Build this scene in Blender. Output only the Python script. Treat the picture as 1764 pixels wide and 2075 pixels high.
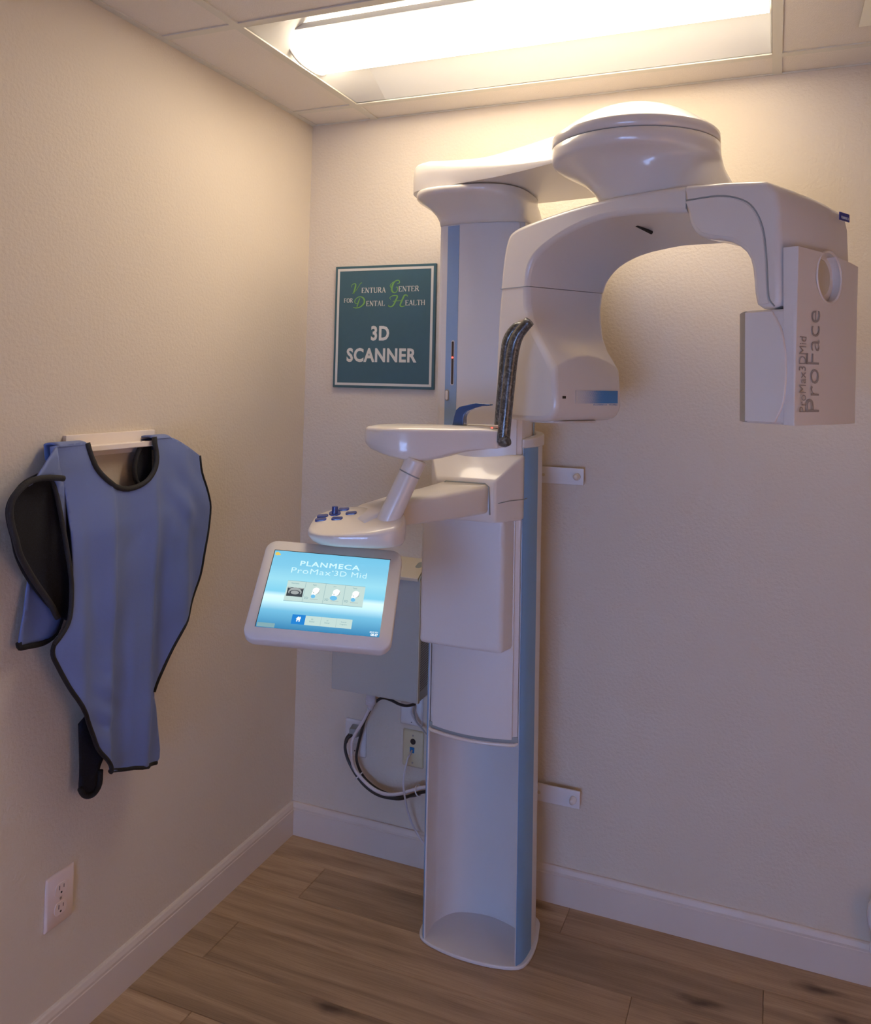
import bpy, bmesh, math, random
from mathutils import Vector, Matrix
from mathutils.geometry import delaunay_2d_cdt
random.seed(7)
S = bpy.context.scene
COL = S.collection
for o in list(bpy.data.objects): bpy.data.objects.remove(o)

# ------------------------------------------------------------------ camera
H = 2.3136                      # ceiling height
def make_camera():
    yw, pt, rl = -0.3846181, 0.0542745, 0.0209409
    F = Vector((math.sin(yw)*math.cos(pt), math.cos(yw)*math.cos(pt), math.sin(pt)))
    r0 = Vector((math.cos(yw), -math.sin(yw), 0)); u0 = r0.cross(F)
    R = r0*math.cos(rl) + u0*math.sin(rl); U = -r0*math.sin(rl) + u0*math.cos(rl)
    cd = bpy.data.cameras.new('camera'); c = bpy.data.objects.new('camera', cd); COL.objects.link(c)
    m = Matrix((R, U, -F)).transposed().to_4x4(); m.translation = Vector((1.44638, -2.36243, 1.4632))
    c.matrix_world = m
    cd.sensor_fit = 'HORIZONTAL'; cd.sensor_width = 36; cd.lens = 1662.248/1764*36
    cd.shift_x = (882-896.52)/1764; cd.shift_y = (681.74-1037.5)/1764
    cd.clip_start = .02
    S.camera = c
make_camera()
# ------------------------------------------------------------------ world, light, exposure
w = bpy.data.worlds.new('sky'); S.world = w; w.use_nodes = True
w.node_tree.nodes['Background'].inputs[0].default_value = (.62, .74, 1, 1)
w.node_tree.nodes['Background'].inputs[1].default_value = .6
def area(name, loc, rot, sx, sy, energy, color, spread=math.pi):
    l = bpy.data.lights.new(name, 'AREA'); l.shape = 'RECTANGLE'; l.size = sx; l.size_y = sy
    l.energy = energy; l.color = color; l.spread = spread
    o = bpy.data.objects.new(name, l); COL.objects.link(o); o.location = loc; o.rotation_euler = rot
    return o
LENS_E = 10.5
area('window_daylight', (1.05, -3.86, .75), (math.radians(76), 0, 0), 1.2, .9, 29, (.30, .48, 1), math.radians(130))
area('warm_fill_light', (2.70, -1.9, .9), (math.radians(90), 0, math.radians(90)), 1.0, 1.2, 7, (1, .58, .34))  # warm fill added to brown the lower left wall; no doorway there
S.view_settings.view_transform = 'Standard'; S.view_settings.look = 'None'
S.view_settings.gamma = 1; S.view_settings.use_curve_mapping = False
S.view_settings.exposure = 0.28

# ------------------------------------------------------------------ materials
def mat(name, col, rough=.5, bump=0, bscale=100, coat=0, metal=0, emit=None, es=0, var=0, vscale=8, trans=0):
    m = bpy.data.materials.new(name); m.use_nodes = True; nt = m.node_tree; b = nt.nodes['Principled BSDF']
    b.inputs['Base Color'].default_value = (*col, 1); b.inputs['Roughness'].default_value = rough
    b.inputs['Metallic'].default_value = metal; b.inputs['Coat Weight'].default_value = coat; b.inputs['Coat Roughness'].default_value = .08
    b.inputs['Transmission Weight'].default_value = trans
    if emit: b.inputs['Emission Color'].default_value = (*emit, 1); b.inputs['Emission Strength'].default_value = es
    tc = nt.nodes.new('ShaderNodeTexCoord')
    n = nt.nodes.new('ShaderNodeTexNoise'); n.inputs['Scale'].default_value = vscale; n.inputs['Detail'].default_value = 4
    nt.links.new(tc.outputs['Object'], n.inputs['Vector'])
    mx = nt.nodes.new('ShaderNodeMix'); mx.data_type = 'RGBA'
    v = max(var, .012)
    mx.inputs[6].default_value = tuple(c*(1-v) for c in col)+(1,); mx.inputs[7].default_value = tuple(min(1, c*(1+v)) for c in col)+(1,)
    nt.links.new(n.outputs['Fac'], mx.inputs[0]); nt.links.new(mx.outputs[2], b.inputs['Base Color'])
    if bump:
        n2 = nt.nodes.new('ShaderNodeTexNoise'); n2.inputs['Scale'].default_value = bscale; n2.inputs['Detail'].default_value = 2
        nt.links.new(tc.outputs['Object'], n2.inputs['Vector'])
        bp = nt.nodes.new('ShaderNodeBump'); bp.inputs['Strength'].default_value = bump; bp.inputs['Distance'].default_value = .004
        nt.links.new(n2.outputs['Fac'], bp.inputs['Height']); nt.links.new(bp.outputs['Normal'], b.inputs['Normal'])
    return m
M = {}
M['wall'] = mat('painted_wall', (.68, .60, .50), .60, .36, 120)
M['wall_dimmed'] = mat('dimmed_unseen_wall', (.40, .34, .28), .62, .28, 130)  # same paint darkened on the unseen walls to cut bounced light
M['trim'] = mat('painted_trim', (.68, .60, .53), .45)
M['tile'] = mat('ceiling_tile', (.78, .73, .66), .9, .3, 420, var=.05, vscale=300)
M['tee'] = mat('grid_tee', (.68, .66, .58), .5)
M['plenum'] = mat('plenum', (.12, .11, .1), .9)
M['white'] = mat('gloss_white_plastic', (.75, .70, .65), .28, coat=.5)
M['white2'] = mat('satin_white_plastic', (.69, .67, .67), .42, coat=.15)
M['mwhite'] = mat('white_steel', (.66, .63, .60), .4)
M['seam'] = mat('seam_grey', (.30, .33, .33), .6)
M['louvre'] = mat('louvre_shadow', (.20, .18, .14), .7)
M['dark'] = mat('dark_gap', (.03, .03, .03), .7)
M['blue'] = mat('satin_blue_metal', (.20, .37, .62), .45, metal=.1)
M['striplt'] = mat('light_blue_strip', (.25, .38, .60), .45)
M['royal'] = mat('royal_blue_plastic', (.012, .04, .26), .35, coat=.4)
M['chin'] = mat('blue_glossy_plastic', (.02, .07, .22), .15, coat=1)
M['grey'] = mat('grey_panel', (.36, .33, .30), .5)
M['box'] = mat('grey_steel_case', (.42, .43, .42), .5, .1, 500)
M['boxtop'] = mat('cream_case_lid', (.62, .56, .44), .5)
M['plate'] = mat('white_wall_plate', (.74, .72, .72), .35)
M['cream'] = mat('ivory_wall_plate', (.66, .58, .37), .4)
M['outlet'] = mat('outlet_plastic', (.80, .66, .60), .35)
M['black'] = mat('black_rubber', (.03, .03, .032), .45)
M['cable'] = mat('white_cable', (.62, .58, .60), .45)
M['clear'] = mat('cable_tie', (.6, .6, .62), .3)
M['bluejack'] = mat('blue_jack', (.02, .2, .5), .4)
M['brass'] = mat('screw_steel', (.45, .42, .38), .35, metal=.8)
M['rack'] = mat('white_rack', (.85, .77, .72), .4)
M['signgreen'] = mat('teal_sign', (.045, .115, .150), .5, var=.05, vscale=60)
M['signwhite'] = mat('sign_white', (.62, .62, .58), .5)
M['signlime'] = mat('sign_lime', (.17, .38, .10), .5)
M['txtgrey'] = mat('grey_lettering', (.33, .30, .28), .4)
M['led'] = mat('red_led', (.8, .02, .02), .3, emit=(1, .03, .02), es=8)
M['slot'] = mat('smoked_slot', (.07, .045, .035), .2, coat=.6)
M['reflector'] = mat('white_reflector', (.67, .67, .65), .35)
M['glass'] = mat('window_glass', (.9, .95, 1), .02, trans=1)
M['badge'] = mat('navy_badge', (.02, .03, .28), .3)
def speckle(name, c1, c2, sc):
    m = mat(name, c1, .35, coat=.4); nt = m.node_tree; b = nt.nodes['Principled BSDF']
    tc = nt.nodes.new('ShaderNodeTexCoord'); n = nt.nodes.new('ShaderNodeTexNoise'); n.inputs['Scale'].default_value = sc; n.inputs['Detail'].default_value = 5; n.inputs['Distortion'].default_value = 1.5
    r = nt.nodes.new('ShaderNodeValToRGB'); r.color_ramp.elements[0].position = .48; r.color_ramp.elements[1].position = .62
    r.color_ramp.elements[0].color = (*c1, 1); r.color_ramp.elements[1].color = (*c2, 1)
    nt.links.new(tc.outputs['Object'], n.inputs['Vector']); nt.links.new(n.outputs['Fac'], r.inputs[0]); nt.links.new(r.outputs[0], b.inputs['Base Color'])
    return m
M['handle'] = speckle('speckled_grey_vinyl', (.055, .055, .048), (.17, .17, .16), 90)
M['lining'] = speckle('navy_lining', (.004, .005, .010), (.010, .013, .028), 500)
M['lining'].node_tree.nodes['Principled BSDF'].inputs['Roughness'].default_value = .95; M['lining'].node_tree.nodes['Principled BSDF'].inputs['Coat Weight'].default_value = 0
M['piping'] = mat('black_piping', (.008, .008, .010), .85, .3, 300)
M['piping_grey'] = mat('grey_piping', (.022, .022, .024), .85, .3, 300)
def cloth_mat():
    m = mat('blue_nylon', (.140, .195, .43), .62, .12, 60, var=.10, vscale=5); nt = m.node_tree; b = nt.nodes['Principled BSDF']
    b.inputs['Sheen Weight'].default_value = .08
    return m
M['cloth'] = cloth_mat()
def emis(name, col, s):
    m = bpy.data.materials.new(name); m.use_nodes = True; nt = m.node_tree; nt.nodes.clear()
    e = nt.nodes.new('ShaderNodeEmission'); e.inputs[0].default_value = (*col, 1); e.inputs[1].default_value = s
    o = nt.nodes.new('ShaderNodeOutputMaterial'); nt.links.new(e.outputs[0], o.inputs[0]); return m
M['lens'] = emis('lamp_diffuser', (1, .84, .64), LENS_E)
def wood():
    m = bpy.data.materials.new('oak_plank'); m.use_nodes = True; nt = m.node_tree; b = nt.nodes['Principled BSDF']; b.inputs['Roughness'].default_value = .5
    N = nt.nodes.new; L = nt.links.new
    tc = N('ShaderNodeTexCoord'); oi = N('ShaderNodeObjectInfo')
    comb = N('ShaderNodeCombineXYZ'); mul = N('ShaderNodeMath'); mul.operation = 'MULTIPLY'; mul.inputs[1].default_value = 37
    L(oi.outputs['Random'], mul.inputs[0]); L(mul.outputs[0], comb.inputs[0]); L(mul.outputs[0], comb.inputs[1])
    add = N('ShaderNodeVectorMath'); L(tc.outputs['Object'], add.inputs[0]); L(comb.outputs[0], add.inputs[1])
    sc = N('ShaderNodeVectorMath'); sc.operation = 'MULTIPLY'; sc.inputs[1].default_value = (1.6, 26, 1); L(add.outputs[0], sc.inputs[0])
    n1 = N('ShaderNodeTexNoise'); n1.inputs['Scale'].default_value = 1; n1.inputs['Detail'].default_value = 6; n1.inputs['Distortion'].default_value = .6; L(sc.outputs[0], n1.inputs['Vector'])
    sc2 = N('ShaderNodeVectorMath'); sc2.operation = 'MULTIPLY'; sc2.inputs[1].default_value = (9, 320, 1); L(add.outputs[0], sc2.inputs[0])
    n2 = N('ShaderNodeTexNoise'); n2.inputs['Scale'].default_value = 1; n2.inputs['Detail'].default_value = 3; L(sc2.outputs[0], n2.inputs['Vector'])
    r = N('ShaderNodeValToRGB'); e = r.color_ramp.elements
    e[0].position = .28; e[0].color = (.31, .205, .115, 1); e[1].position = .72; e[1].color = (.58, .405, .245, 1)
    x = e.new(.5); x.color = (.46, .312, .185, 1)
    L(n1.outputs['Fac'], r.inputs[0])
    fine = N('ShaderNodeMix'); fine.data_type = 'RGBA'; fine.blend_type = 'MULTIPLY'; fine.inputs[0].default_value = .45
    r2 = N('ShaderNodeValToRGB'); r2.color_ramp.elements[0].position = .3; r2.color_ramp.elements[1].position = .6; r2.color_ramp.elements[0].color = (.55, .5, .45, 1)
    L(n2.outputs['Fac'], r2.inputs[0]); L(r.outputs[0], fine.inputs[6]); L(r2.outputs[0], fine.inputs[7])
    # knots: small dark ovals stretched along the grain
    sk = N('ShaderNodeVectorMath'); sk.operation = 'MULTIPLY'; sk.inputs[1].default_value = (1.25, 4.2, 1); L(add.outputs[0], sk.inputs[0])
    nk = N('ShaderNodeTexNoise'); nk.inputs['Scale'].default_value = 14; nk.inputs['Detail'].default_value = 4; L(add.outputs[0], nk.inputs['Vector'])
    ak = N('ShaderNodeVectorMath'); ak.operation = 'MULTIPLY_ADD'; ak.inputs[1].default_value = (.12, .12, 0); L(nk.outputs['Color'], ak.inputs[0]); L(sk.outputs[0], ak.inputs[2])
    vo = N('ShaderNodeTexVoronoi'); vo.inputs['Scale'].default_value = 1; vo.voronoi_dimensions = '2D'; L(ak.outputs[0], vo.inputs['Vector'])
    rk = N('ShaderNodeValToRGB'); rk.color_ramp.elements[0].position = .015; rk.color_ramp.elements[1].position = .09; rk.color_ramp.elements[0].color = (.16, .12, .1, 1)
    L(vo.outputs['Distance'], rk.inputs[0])
    kn = N('ShaderNodeMix'); kn.data_type = 'RGBA'; kn.blend_type = 'MULTIPLY'; kn.inputs[0].default_value = .85; L(fine.outputs[2], kn.inputs[6]); L(rk.outputs[0], kn.inputs[7])
    # plank-to-plank tint
    mr = N('ShaderNodeMapRange'); mr.inputs[3].default_value = .82; mr.inputs[4].default_value = 1.12; L(oi.outputs['Random'], mr.inputs[0])
    tint = N('ShaderNodeVectorMath'); tint.operation = 'SCALE'; L(kn.outputs[2], tint.inputs[0]); L(mr.outputs[0], tint.inputs['Scale'])
    L(tint.outputs[0], b.inputs['Base Color'])
    bp = N('ShaderNodeBump'); bp.inputs['Strength'].default_value = .12; bp.inputs['Distance'].default_value = .002; L(n2.outputs['Fac'], bp.inputs['Height']); L(bp.outputs[0], b.inputs['Normal'])
    return m
M['wood'] = wood()
def sticker_mat():       # printed halftone: white to blue along local x (-.0765 .. .0765)
    m = bpy.data.materials.new('halftone_print'); m.use_nodes = True; nt = m.node_tree; b = nt.nodes['Principled BSDF']; b.inputs['Roughness'].default_value = .35
    N = nt.nodes.new; L = nt.links.new
    tc = N('ShaderNodeTexCoord'); sp = N('ShaderNodeSeparateXYZ'); L(tc.outputs['Object'], sp.inputs[0])
    rot = N('ShaderNodeMapping'); rot.inputs['Rotation'].default_value = (0, math.radians(45), 0); rot.inputs['Scale'].default_value = (420, 420, 420); L(tc.outputs['Object'], rot.inputs[0])
    fr = N('ShaderNodeVectorMath'); fr.operation = 'FRACTION'; L(rot.outputs[0], fr.inputs[0])
    s2 = N('ShaderNodeSeparateXYZ'); L(fr.outputs[0], s2.inputs[0]); cb = N('ShaderNodeCombineXYZ'); L(s2.outputs[0], cb.inputs[0]); L(s2.outputs[2], cb.inputs[1])
    ds = N('ShaderNodeVectorMath'); ds.operation = 'DISTANCE'; ds.inputs[1].default_value = (.5, .5, 0); L(cb.outputs[0], ds.inputs[0])
    mr = N('ShaderNodeMapRange'); mr.inputs[1].default_value = -.0765; mr.inputs[2].default_value = .04; mr.inputs[3].default_value = .1; mr.inputs[4].default_value = .75; L(sp.outputs[0], mr.inputs[0])
    lt = N('ShaderNodeMath'); lt.operation = 'LESS_THAN'; L(ds.outputs['Value'], lt.inputs[0]); L(mr.outputs[0], lt.inputs[1])
    mx = N('ShaderNodeMix'); mx.data_type = 'RGBA'; mx.inputs[6].default_value = (.70, .66, .63, 1); mx.inputs[7].default_value = (.06, .24, .55, 1); L(lt.outputs[0], mx.inputs[0]); L(mx.outputs[2], b.inputs['Base Color'])
    return m
M['halftone'] = sticker_mat()
def screen_mat():        # lit display: vertical blue gradient with a bright horizon band
    m = bpy.data.materials.new('lit_display'); m.use_nodes = True; nt = m.node_tree; nt.nodes.clear(); N = nt.nodes.new; L = nt.links.new
    tc = N('ShaderNodeTexCoord'); sp = N('ShaderNodeSeparateXYZ'); L(tc.outputs['Object'], sp.inputs[0])
    mr = N('ShaderNodeMapRange'); mr.inputs[1].default_value = -.0875; mr.inputs[2].default_value = .0875; L(sp.outputs[2], mr.inputs[0])
    r = N('ShaderNodeValToRGB'); e = r.color_ramp.elements; e[0].position = 0; e[0].color = (.035, .21, .42, 1); e[1].position = 1; e[1].color = (.16, .50, .72, 1)
    for p, c in ((.22, (.16, .48, .70)), (.33, (.55, .84, .93)), (.40, (.66, .90, .96)), (.46, (.20, .58, .78)), (.62, (.30, .66, .80)), (.8, (.20, .54, .74))):
        x = e.new(p); x.color = (*c, 1)
    L(mr.outputs[0], r.inputs[0]); em = N('ShaderNodeEmission'); em.inputs[1].default_value = .95; L(r.outputs[0], em.inputs[0])
    gl = N('ShaderNodeBsdfGlossy'); gl.inputs['Roughness'].default_value = .08; gl.inputs[0].default_value = (.04, .04, .04, 1)
    ad = N('ShaderNodeAddShader'); L(em.outputs[0], ad.inputs[0]); L(gl.outputs[0], ad.inputs[1])
    o = N('ShaderNodeOutputMaterial'); L(ad.outputs[0], o.inputs[0]); return m
M['screen'] = screen_mat()
M['ui_light'] = emis('ui_light', (.50, .65, .62), .95); M['ui_white'] = emis('ui_white', (.55, .80, .88), 1); M['ui_line'] = emis('ui_line', (.22, .38, .42), .9)
M['ui_dark'] = emis('ui_dark', (.05, .06, .07), .9); M['ui_grey'] = emis('ui_grey', (.35, .38, .38), .9); M['ui_blue'] = emis('ui_blue', (.02, .22, .62), .9)
M['ui_jaw'] = emis('ui_jaw', (.16, .50, .80), .9); M['ui_bone'] = emis('ui_bone', (.90, .92, .90), 1); M['ui_amber'] = emis('ui_amber', (.75, .55, .12), .9); M['ui_pure'] = emis('ui_pure', (.9, .95, .97), 1)

# ------------------------------------------------------------------ mesh helpers
def link(name, me, m, parent=None, smooth=False, loc=None):
    if m and not me.materials: me.materials.append(m)
    if smooth:
        me.polygons.foreach_set('use_smooth', [True]*len(me.polygons))
    o = bpy.data.objects.new(name, me); COL.objects.link(o)
    if parent: o.parent = parent
    if loc: o.location = loc
    return o
def pyd(name, V, F, m, parent=None, smooth=False, bevel=0, seg=3, loc=None, ang=35):
    me = bpy.data.meshes.new(name); me.from_pydata([tuple(v) for v in V], [], F); me.validate()
    bm = bmesh.new(); bm.from_mesh(me); bmesh.ops.recalc_face_normals(bm, faces=bm.faces); bm.to_mesh(me); bm.free()
    o = link(name, me, m, parent, smooth or bevel > 0, loc)
    if bevel:
        b = o.modifiers.new('bevel', 'BEVEL'); b.width = bevel; b.segments = seg; b.limit_method = 'ANGLE'; b.angle_limit = math.radians(ang); b.harden_normals = True
    return o
def boxvf(x0, x1, y0, y1, z0, z1):
    V = [(x, y, z) for z in (z0, z1) for y in (y0, y1) for x in (x0, x1)]
    return V, [(0, 2, 3, 1), (4, 5, 7, 6), (0, 1, 5, 4), (2, 6, 7, 3), (0, 4, 6, 2), (1, 3, 7, 5)]
def join(parts):
    V, F = [], []
    for v, f in parts:
        n = len(V); V += list(v); F += [tuple(i+n for i in q) for q in f]
    return V, F
def box(name, x0, x1, y0, y1, z0, z1, m, parent=None, bevel=0, seg=2):
    V, F = boxvf(x0, x1, y0, y1, z0, z1); return pyd(name, V, F, m, parent, False, bevel, seg)
def loftvf(rings, cap0=True, cap1=True):
    n = len(rings[0]); V = [p for r in rings for p in r]; F = []
    for i in range(len(rings)-1):
        for j in range(n):
            k = (j+1) % n; F.append((i*n+j, i*n+k, (i+1)*n+k, (i+1)*n+j))
    if cap0: F.append(tuple(range(n)))
    if cap1: F.append(tuple((len(rings)-1)*n+j for j in range(n)))
    return V, F
def loft(name, rings, m, parent=None, smooth=True, bevel=0, caps=(True, True), seg=3, sub=0, ang=35):
    V, F = loftvf(rings, *caps); o = pyd(name, V, F, m, parent, smooth, bevel, seg, ang=ang)
    if sub:
        s = o.modifiers.new('sub', 'SUBSURF'); s.levels = sub; s.render_levels = sub
    return o
def se(cx, cy, z, rx, ry, n=2.0, rot=0, N=64):
    out = []
    for i in range(N):
        a = 2*math.pi*i/N; c, s = math.cos(a), math.sin(a)
        x = math.copysign(abs(c)**(2/n), c)*rx; y = math.copysign(abs(s)**(2/n), s)*ry
        out.append((cx+x*math.cos(rot)-y*math.sin(rot), cy+x*math.sin(rot)+y*math.cos(rot), z))
    return out
def cr(pts, k=6, closed=False):          # Catmull-Rom resample
    P = [Vector(p) for p in pts]; n = len(P); out = []
    rng = range(n) if closed else range(n-1)
    for i in rng:
        p1, p2 = P[i], P[(i+1) % n]
        p0 = P[(i-1) % n] if (closed or i > 0) else p1*2-p2
        p3 = P[(i+2) % n] if (closed or i < n-2) else p2*2-p1
        for j in range(k):
            t = j/k
            out.append(.5*((2*p1)+(p2-p0)*t+(2*p0-5*p1+4*p2-p3)*t*t+(3*p1-p0-3*p2+p3)*t**3))
    if not closed: out.append(P[-1])
    return out
def tubevf(pts, r, N=10):
    P = [Vector(p) for p in pts]; rings = []; up = None
    for i, p in enumerate(P):
        d = (P[min(i+1, len(P)-1)]-P[max(i-1, 0)]).normalized()
        if up is None: up = d.orthogonal().normalized()
        up = (up-d*up.dot(d)).normalized(); s = d.cross(up)
        rr = r[i] if isinstance(r, (list, tuple)) else r
        rings.append([p+up*math.cos(2*math.pi*a/N)*rr+s*math.sin(2*math.pi*a/N)*rr for a in range(N)])
    return loftvf(rings)
def tube(name, pts, r, m, parent=None, k=6, N=10):
    if k > 1:
        if isinstance(r, (list, tuple)): r = [r[min(i//k, len(r)-2)]+(r[min(i//k, len(r)-2)+1]-r[min(i//k, len(r)-2)])*((i-min(i//k, len(r)-2)*k)/k) for i in range((len(pts)-1)*k+1)]
        pts = cr(pts, k)
    V, F = tubevf(pts, r, N); return pyd(name, V, F, m, parent, True)
def prism(name, poly, d0, d1, axis, m, parent=None, bevel=0, seg=3, ang=35, frame=None):
    # poly 2D; axis 'y': (x,z) ; 'x': (y,z) ; 'z': (x,y) ; frame: callable(a,b,d)->xyz
    f = frame or {'y': lambda a, b, d: (a, d, b), 'x': lambda a, b, d: (d, a, b), 'z': lambda a, b, d: (a, b, d)}[axis]
    return loft(name, [[f(a, b, d0) for a, b in poly], [f(a, b, d1) for a, b in poly]], m, parent, bevel > 0, bevel, seg=seg, ang=ang)
def cyl(name, c0, c1, r, m, parent=None, N=24, bevel=0, r1=None):
    c0, c1 = Vector(c0), Vector(c1); d = (c1-c0).normalized(); u = d.orthogonal().normalized(); s = d.cross(u)
    r1 = r if r1 is None else r1
    rings = [[c+(u*math.cos(2*math.pi*i/N)+s*math.sin(2*math.pi*i/N))*q for i in range(N)] for c, q in ((c0, r), (c1, r1))]
    return loft(name, rings, m, parent, bevel > 0, bevel, seg=2)
def rrect(x0, x1, y0, y1, r, k=5):
    out = []
    for cx, cy, a0 in ((x1-r, y1-r, 0), (x0+r, y1-r, 90), (x0+r, y0+r, 180), (x1-r, y0+r, 270)):
        for i in range(k+1):
            a = math.radians(a0+90*i/k); out.append((cx+r*math.cos(a), cy+r*math.sin(a)))
    return out
def empty(name, loc, label, cat, group=None, rot=None):
    o = bpy.data.objects.new(name, None); COL.objects.link(o); o.location = loc; o.empty_display_size = .05
    if rot: o.rotation_euler = rot
    tag(o, label, cat, group); return o
def tag(o, label=None, cat=None, group=None, kind=None):
    if label: o['label'] = label
    if cat: o['category'] = cat
    if group: o['group'] = group
    if kind: o['kind'] = kind
    return o
def keep(o, parent):      # parent while keeping world placement (parents here only translate)
    o.parent = parent; o.matrix_parent_inverse = Matrix.Translation(-Vector(parent_world(parent))); return o
def parent_world(p):
    v = Vector((0, 0, 0))
    while p: v += p.location; p = p.parent
    return v
def adopt(root, objs):
    for o in objs: keep(o, root)
def ribbon(pts, ws, N=None):
    """flat 2D stroke: polyline with widths -> quads (2D verts)"""
    P = [Vector((p[0], p[1])) for p in pts]; V = []; F = []
    for i, p in enumerate(P):
        d = (P[min(i+1, len(P)-1)]-P[max(i-1, 0)]); d = d.normalized() if d.length else Vector((1, 0)); n = Vector((-d.y, d.x))
        w = ws[i] if isinstance(ws, (list, tuple)) else ws
        V += [p+n*w/2, p-n*w/2]
    for i in range(len(P)-1): F.append((2*i, 2*i+1, 2*i+3, 2*i+2))
    return V, F
def flat(name, parts, place, m, parent, thick=.0006):
    """2D (V,F) parts placed by callable(x,y,d) and given a small thickness"""
    V, F = join(parts); n = len(V)
    VV = [place(v[0], v[1], 0) for v in V]+[place(v[0], v[1], thick) for v in V]; FF = []
    edge = {}
    for f in F:
        FF.append(tuple(i+n for i in f)); FF.append(tuple(reversed(f)))
        for a, b in zip(f, f[1:]+f[:1]): edge[(a, b)] = 1
    for a, b in edge:
        if (b, a) not in edge: FF.append((a, b, b+n, a+n))
    me = bpy.data.meshes.new(name); me.from_pydata([tuple(v) for v in VV], [], FF)
    return link(name, me, m, parent)
def textvf(body, size, align='LEFT', offset=0, shear=0, sx=1, space=1):
    cu = bpy.data.curves.new('t', 'FONT'); cu.body = body; cu.size = size; cu.offset = offset; cu.shear = shear; cu.align_x = align; cu.space_character = space; cu.resolution_u = 3
    o = bpy.data.objects.new('t', cu); COL.objects.link(o); dg = bpy.context.evaluated_depsgraph_get(); dg.update()
    me = bpy.data.meshes.new_from_object(o.evaluated_get(dg))
    V = [(v.co.x*sx, v.co.y) for v in me.vertices]; F = [tuple(p.vertices) for p in me.polygons]
    bpy.data.objects.remove(o); bpy.data.curves.remove(cu); bpy.data.meshes.remove(me)
    return V, F
def fit(vf, x0, x1, y0, y1):     # scale text verts to a box
    V, F = vf; xs = [v[0] for v in V]; ys = [v[1] for v in V]; a, b, c, d = min(xs), max(xs), min(ys), max(ys)
    return [((v[0]-a)/(b-a)*(x1-x0)+x0, (v[1]-c)/(d-c)*(y1-y0)+y0) for v in V], F
def rectvf(x0, x1, y0, y1): return [(x0, y0), (x1, y0), (x1, y1), (x0, y1)], [(0, 1, 2, 3)]
def ell(cx, cy, rx, ry, N=18): return [(cx+rx*math.cos(2*math.pi*i/N), cy+ry*math.sin(2*math.pi*i/N)) for i in range(N)], [tuple(range(N))]
def boolean(o, cutter):
    md = o.modifiers.new('b', 'BOOLEAN'); md.operation = 'DIFFERENCE'; md.object = cutter; md.solver = 'EXACT'
    dg = bpy.context.evaluated_depsgraph_get(); dg.update()
    me = bpy.data.meshes.new_from_object(o.evaluated_get(dg)); o.modifiers.clear(); o.data = me
    bpy.data.objects.remove(cutter)

# ================================================================== ROOM
RX, RY = 2.75, -3.7
def structure(o): o['kind'] = 'structure'; return o
structure(box('wall_back', -.1, RX+.1, 0, .1, -.03, H+.25, M['wall']))
structure(box('wall_left', -.1, 0, RY-.1, 0, -.03, H+.25, M['wall']))
structure(box('wall_right', RX, RX+.1, RY-.1, 0, -.03, H+.25, M['wall_dimmed']))
WX0, WX1, WZ0, WZ1 = .45, 1.65, .35, 1.55
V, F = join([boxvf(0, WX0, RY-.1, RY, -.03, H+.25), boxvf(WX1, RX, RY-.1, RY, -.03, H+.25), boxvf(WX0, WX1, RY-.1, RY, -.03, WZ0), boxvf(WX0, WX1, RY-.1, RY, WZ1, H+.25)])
structure(pyd('wall_front', V, F, M['wall_dimmed']))
win = structure(pyd('window_1', *join([boxvf(WX0, WX1, RY-.09, RY-.05, z, z+.04) for z in (WZ0, WZ1-.04, .93)]+[boxvf(x, x+.04, RY-.088, RY-.052, WZ0, WZ1) for x in (WX0, WX1-.04, 1.03)]), M['mwhite']))
box('pane', WX0+.01, WX1-.01, RY-.073, RY-.069, WZ0+.01, WZ1-.01, M['glass'], win)
floor = structure(box('floor', 0, RX, RY, 0, -.03, -.008, M['plenum']))
# planks, one object each
rowy = [0, -.129]+[-.129-.152*i for i in range(1, 25)]
joints = {0: .915, 1: 1.42, 2: 1.128, 3: .11, 4: .652, 5: .20}
pm = {}
for i in range(len(rowy)-1):
    y1, y0 = rowy[i], max(rowy[i+1], RY)
    if y0 >= y1: break
    j = joints.get(i, random.uniform(0, 1.22)); x = j-1.22*2
    while x < RX:
        a, b = max(x, 0), min(x+1.22, RX); x += 1.22
        if b-a < .02: continue
        key = (round(b-a, 3), round(y1-y0, 3))
        if key not in pm:
            lx, ly = key[0]/2-.0004, key[1]/2-.0004; c = .0012
            V = [(-lx, -ly, -.008), (lx, -ly, -.008), (lx, ly, -.008), (-lx, ly, -.008), (-lx, -ly, -c), (lx, -ly, -c), (lx, ly, -c), (-lx, ly, -c), (-lx+c, -ly+c, 0), (lx-c, -ly+c, 0), (lx-c, ly-c, 0), (-lx+c, ly-c, 0)]
            F = [(0, 3, 2, 1), (8, 9, 10, 11)]+[(k, (k+1) % 4, (k+1) % 4+4, k+4) for k in range(4)]+[(k+4, (k+1) % 4+4, (k+1) % 4+8, k+8) for k in range(4)]
            me = bpy.data.meshes.new('plank'); me.from_pydata(V, [], F); me.materials.append(M['wood']); pm[key] = me
        o = link('plank', pm[key], None, floor, False, ((a+b)/2, (y0+y1)/2, 0))
# baseboards with a stepped profile
prof = [(0, 0), (.014, 0), (.014, .078), (.0125, .080), (.0125, .086), (.010, .092), (.0085, .0965), (.006, .0995), (0, .0995)]
structure(loft('baseboard_back', [[(x, -a, b) for a, b in prof] for x in (0, RX)], M['trim'], smooth=False))
structure(loft('baseboard_left', [[(a, y, b) for a, b in prof] for y in (RY, 0)], M['trim'], smooth=False))
structure(loft('baseboard_right', [[(RX-a, y, b) for a, b in prof] for y in (RY, 0)], M['trim'], smooth=False))
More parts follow.
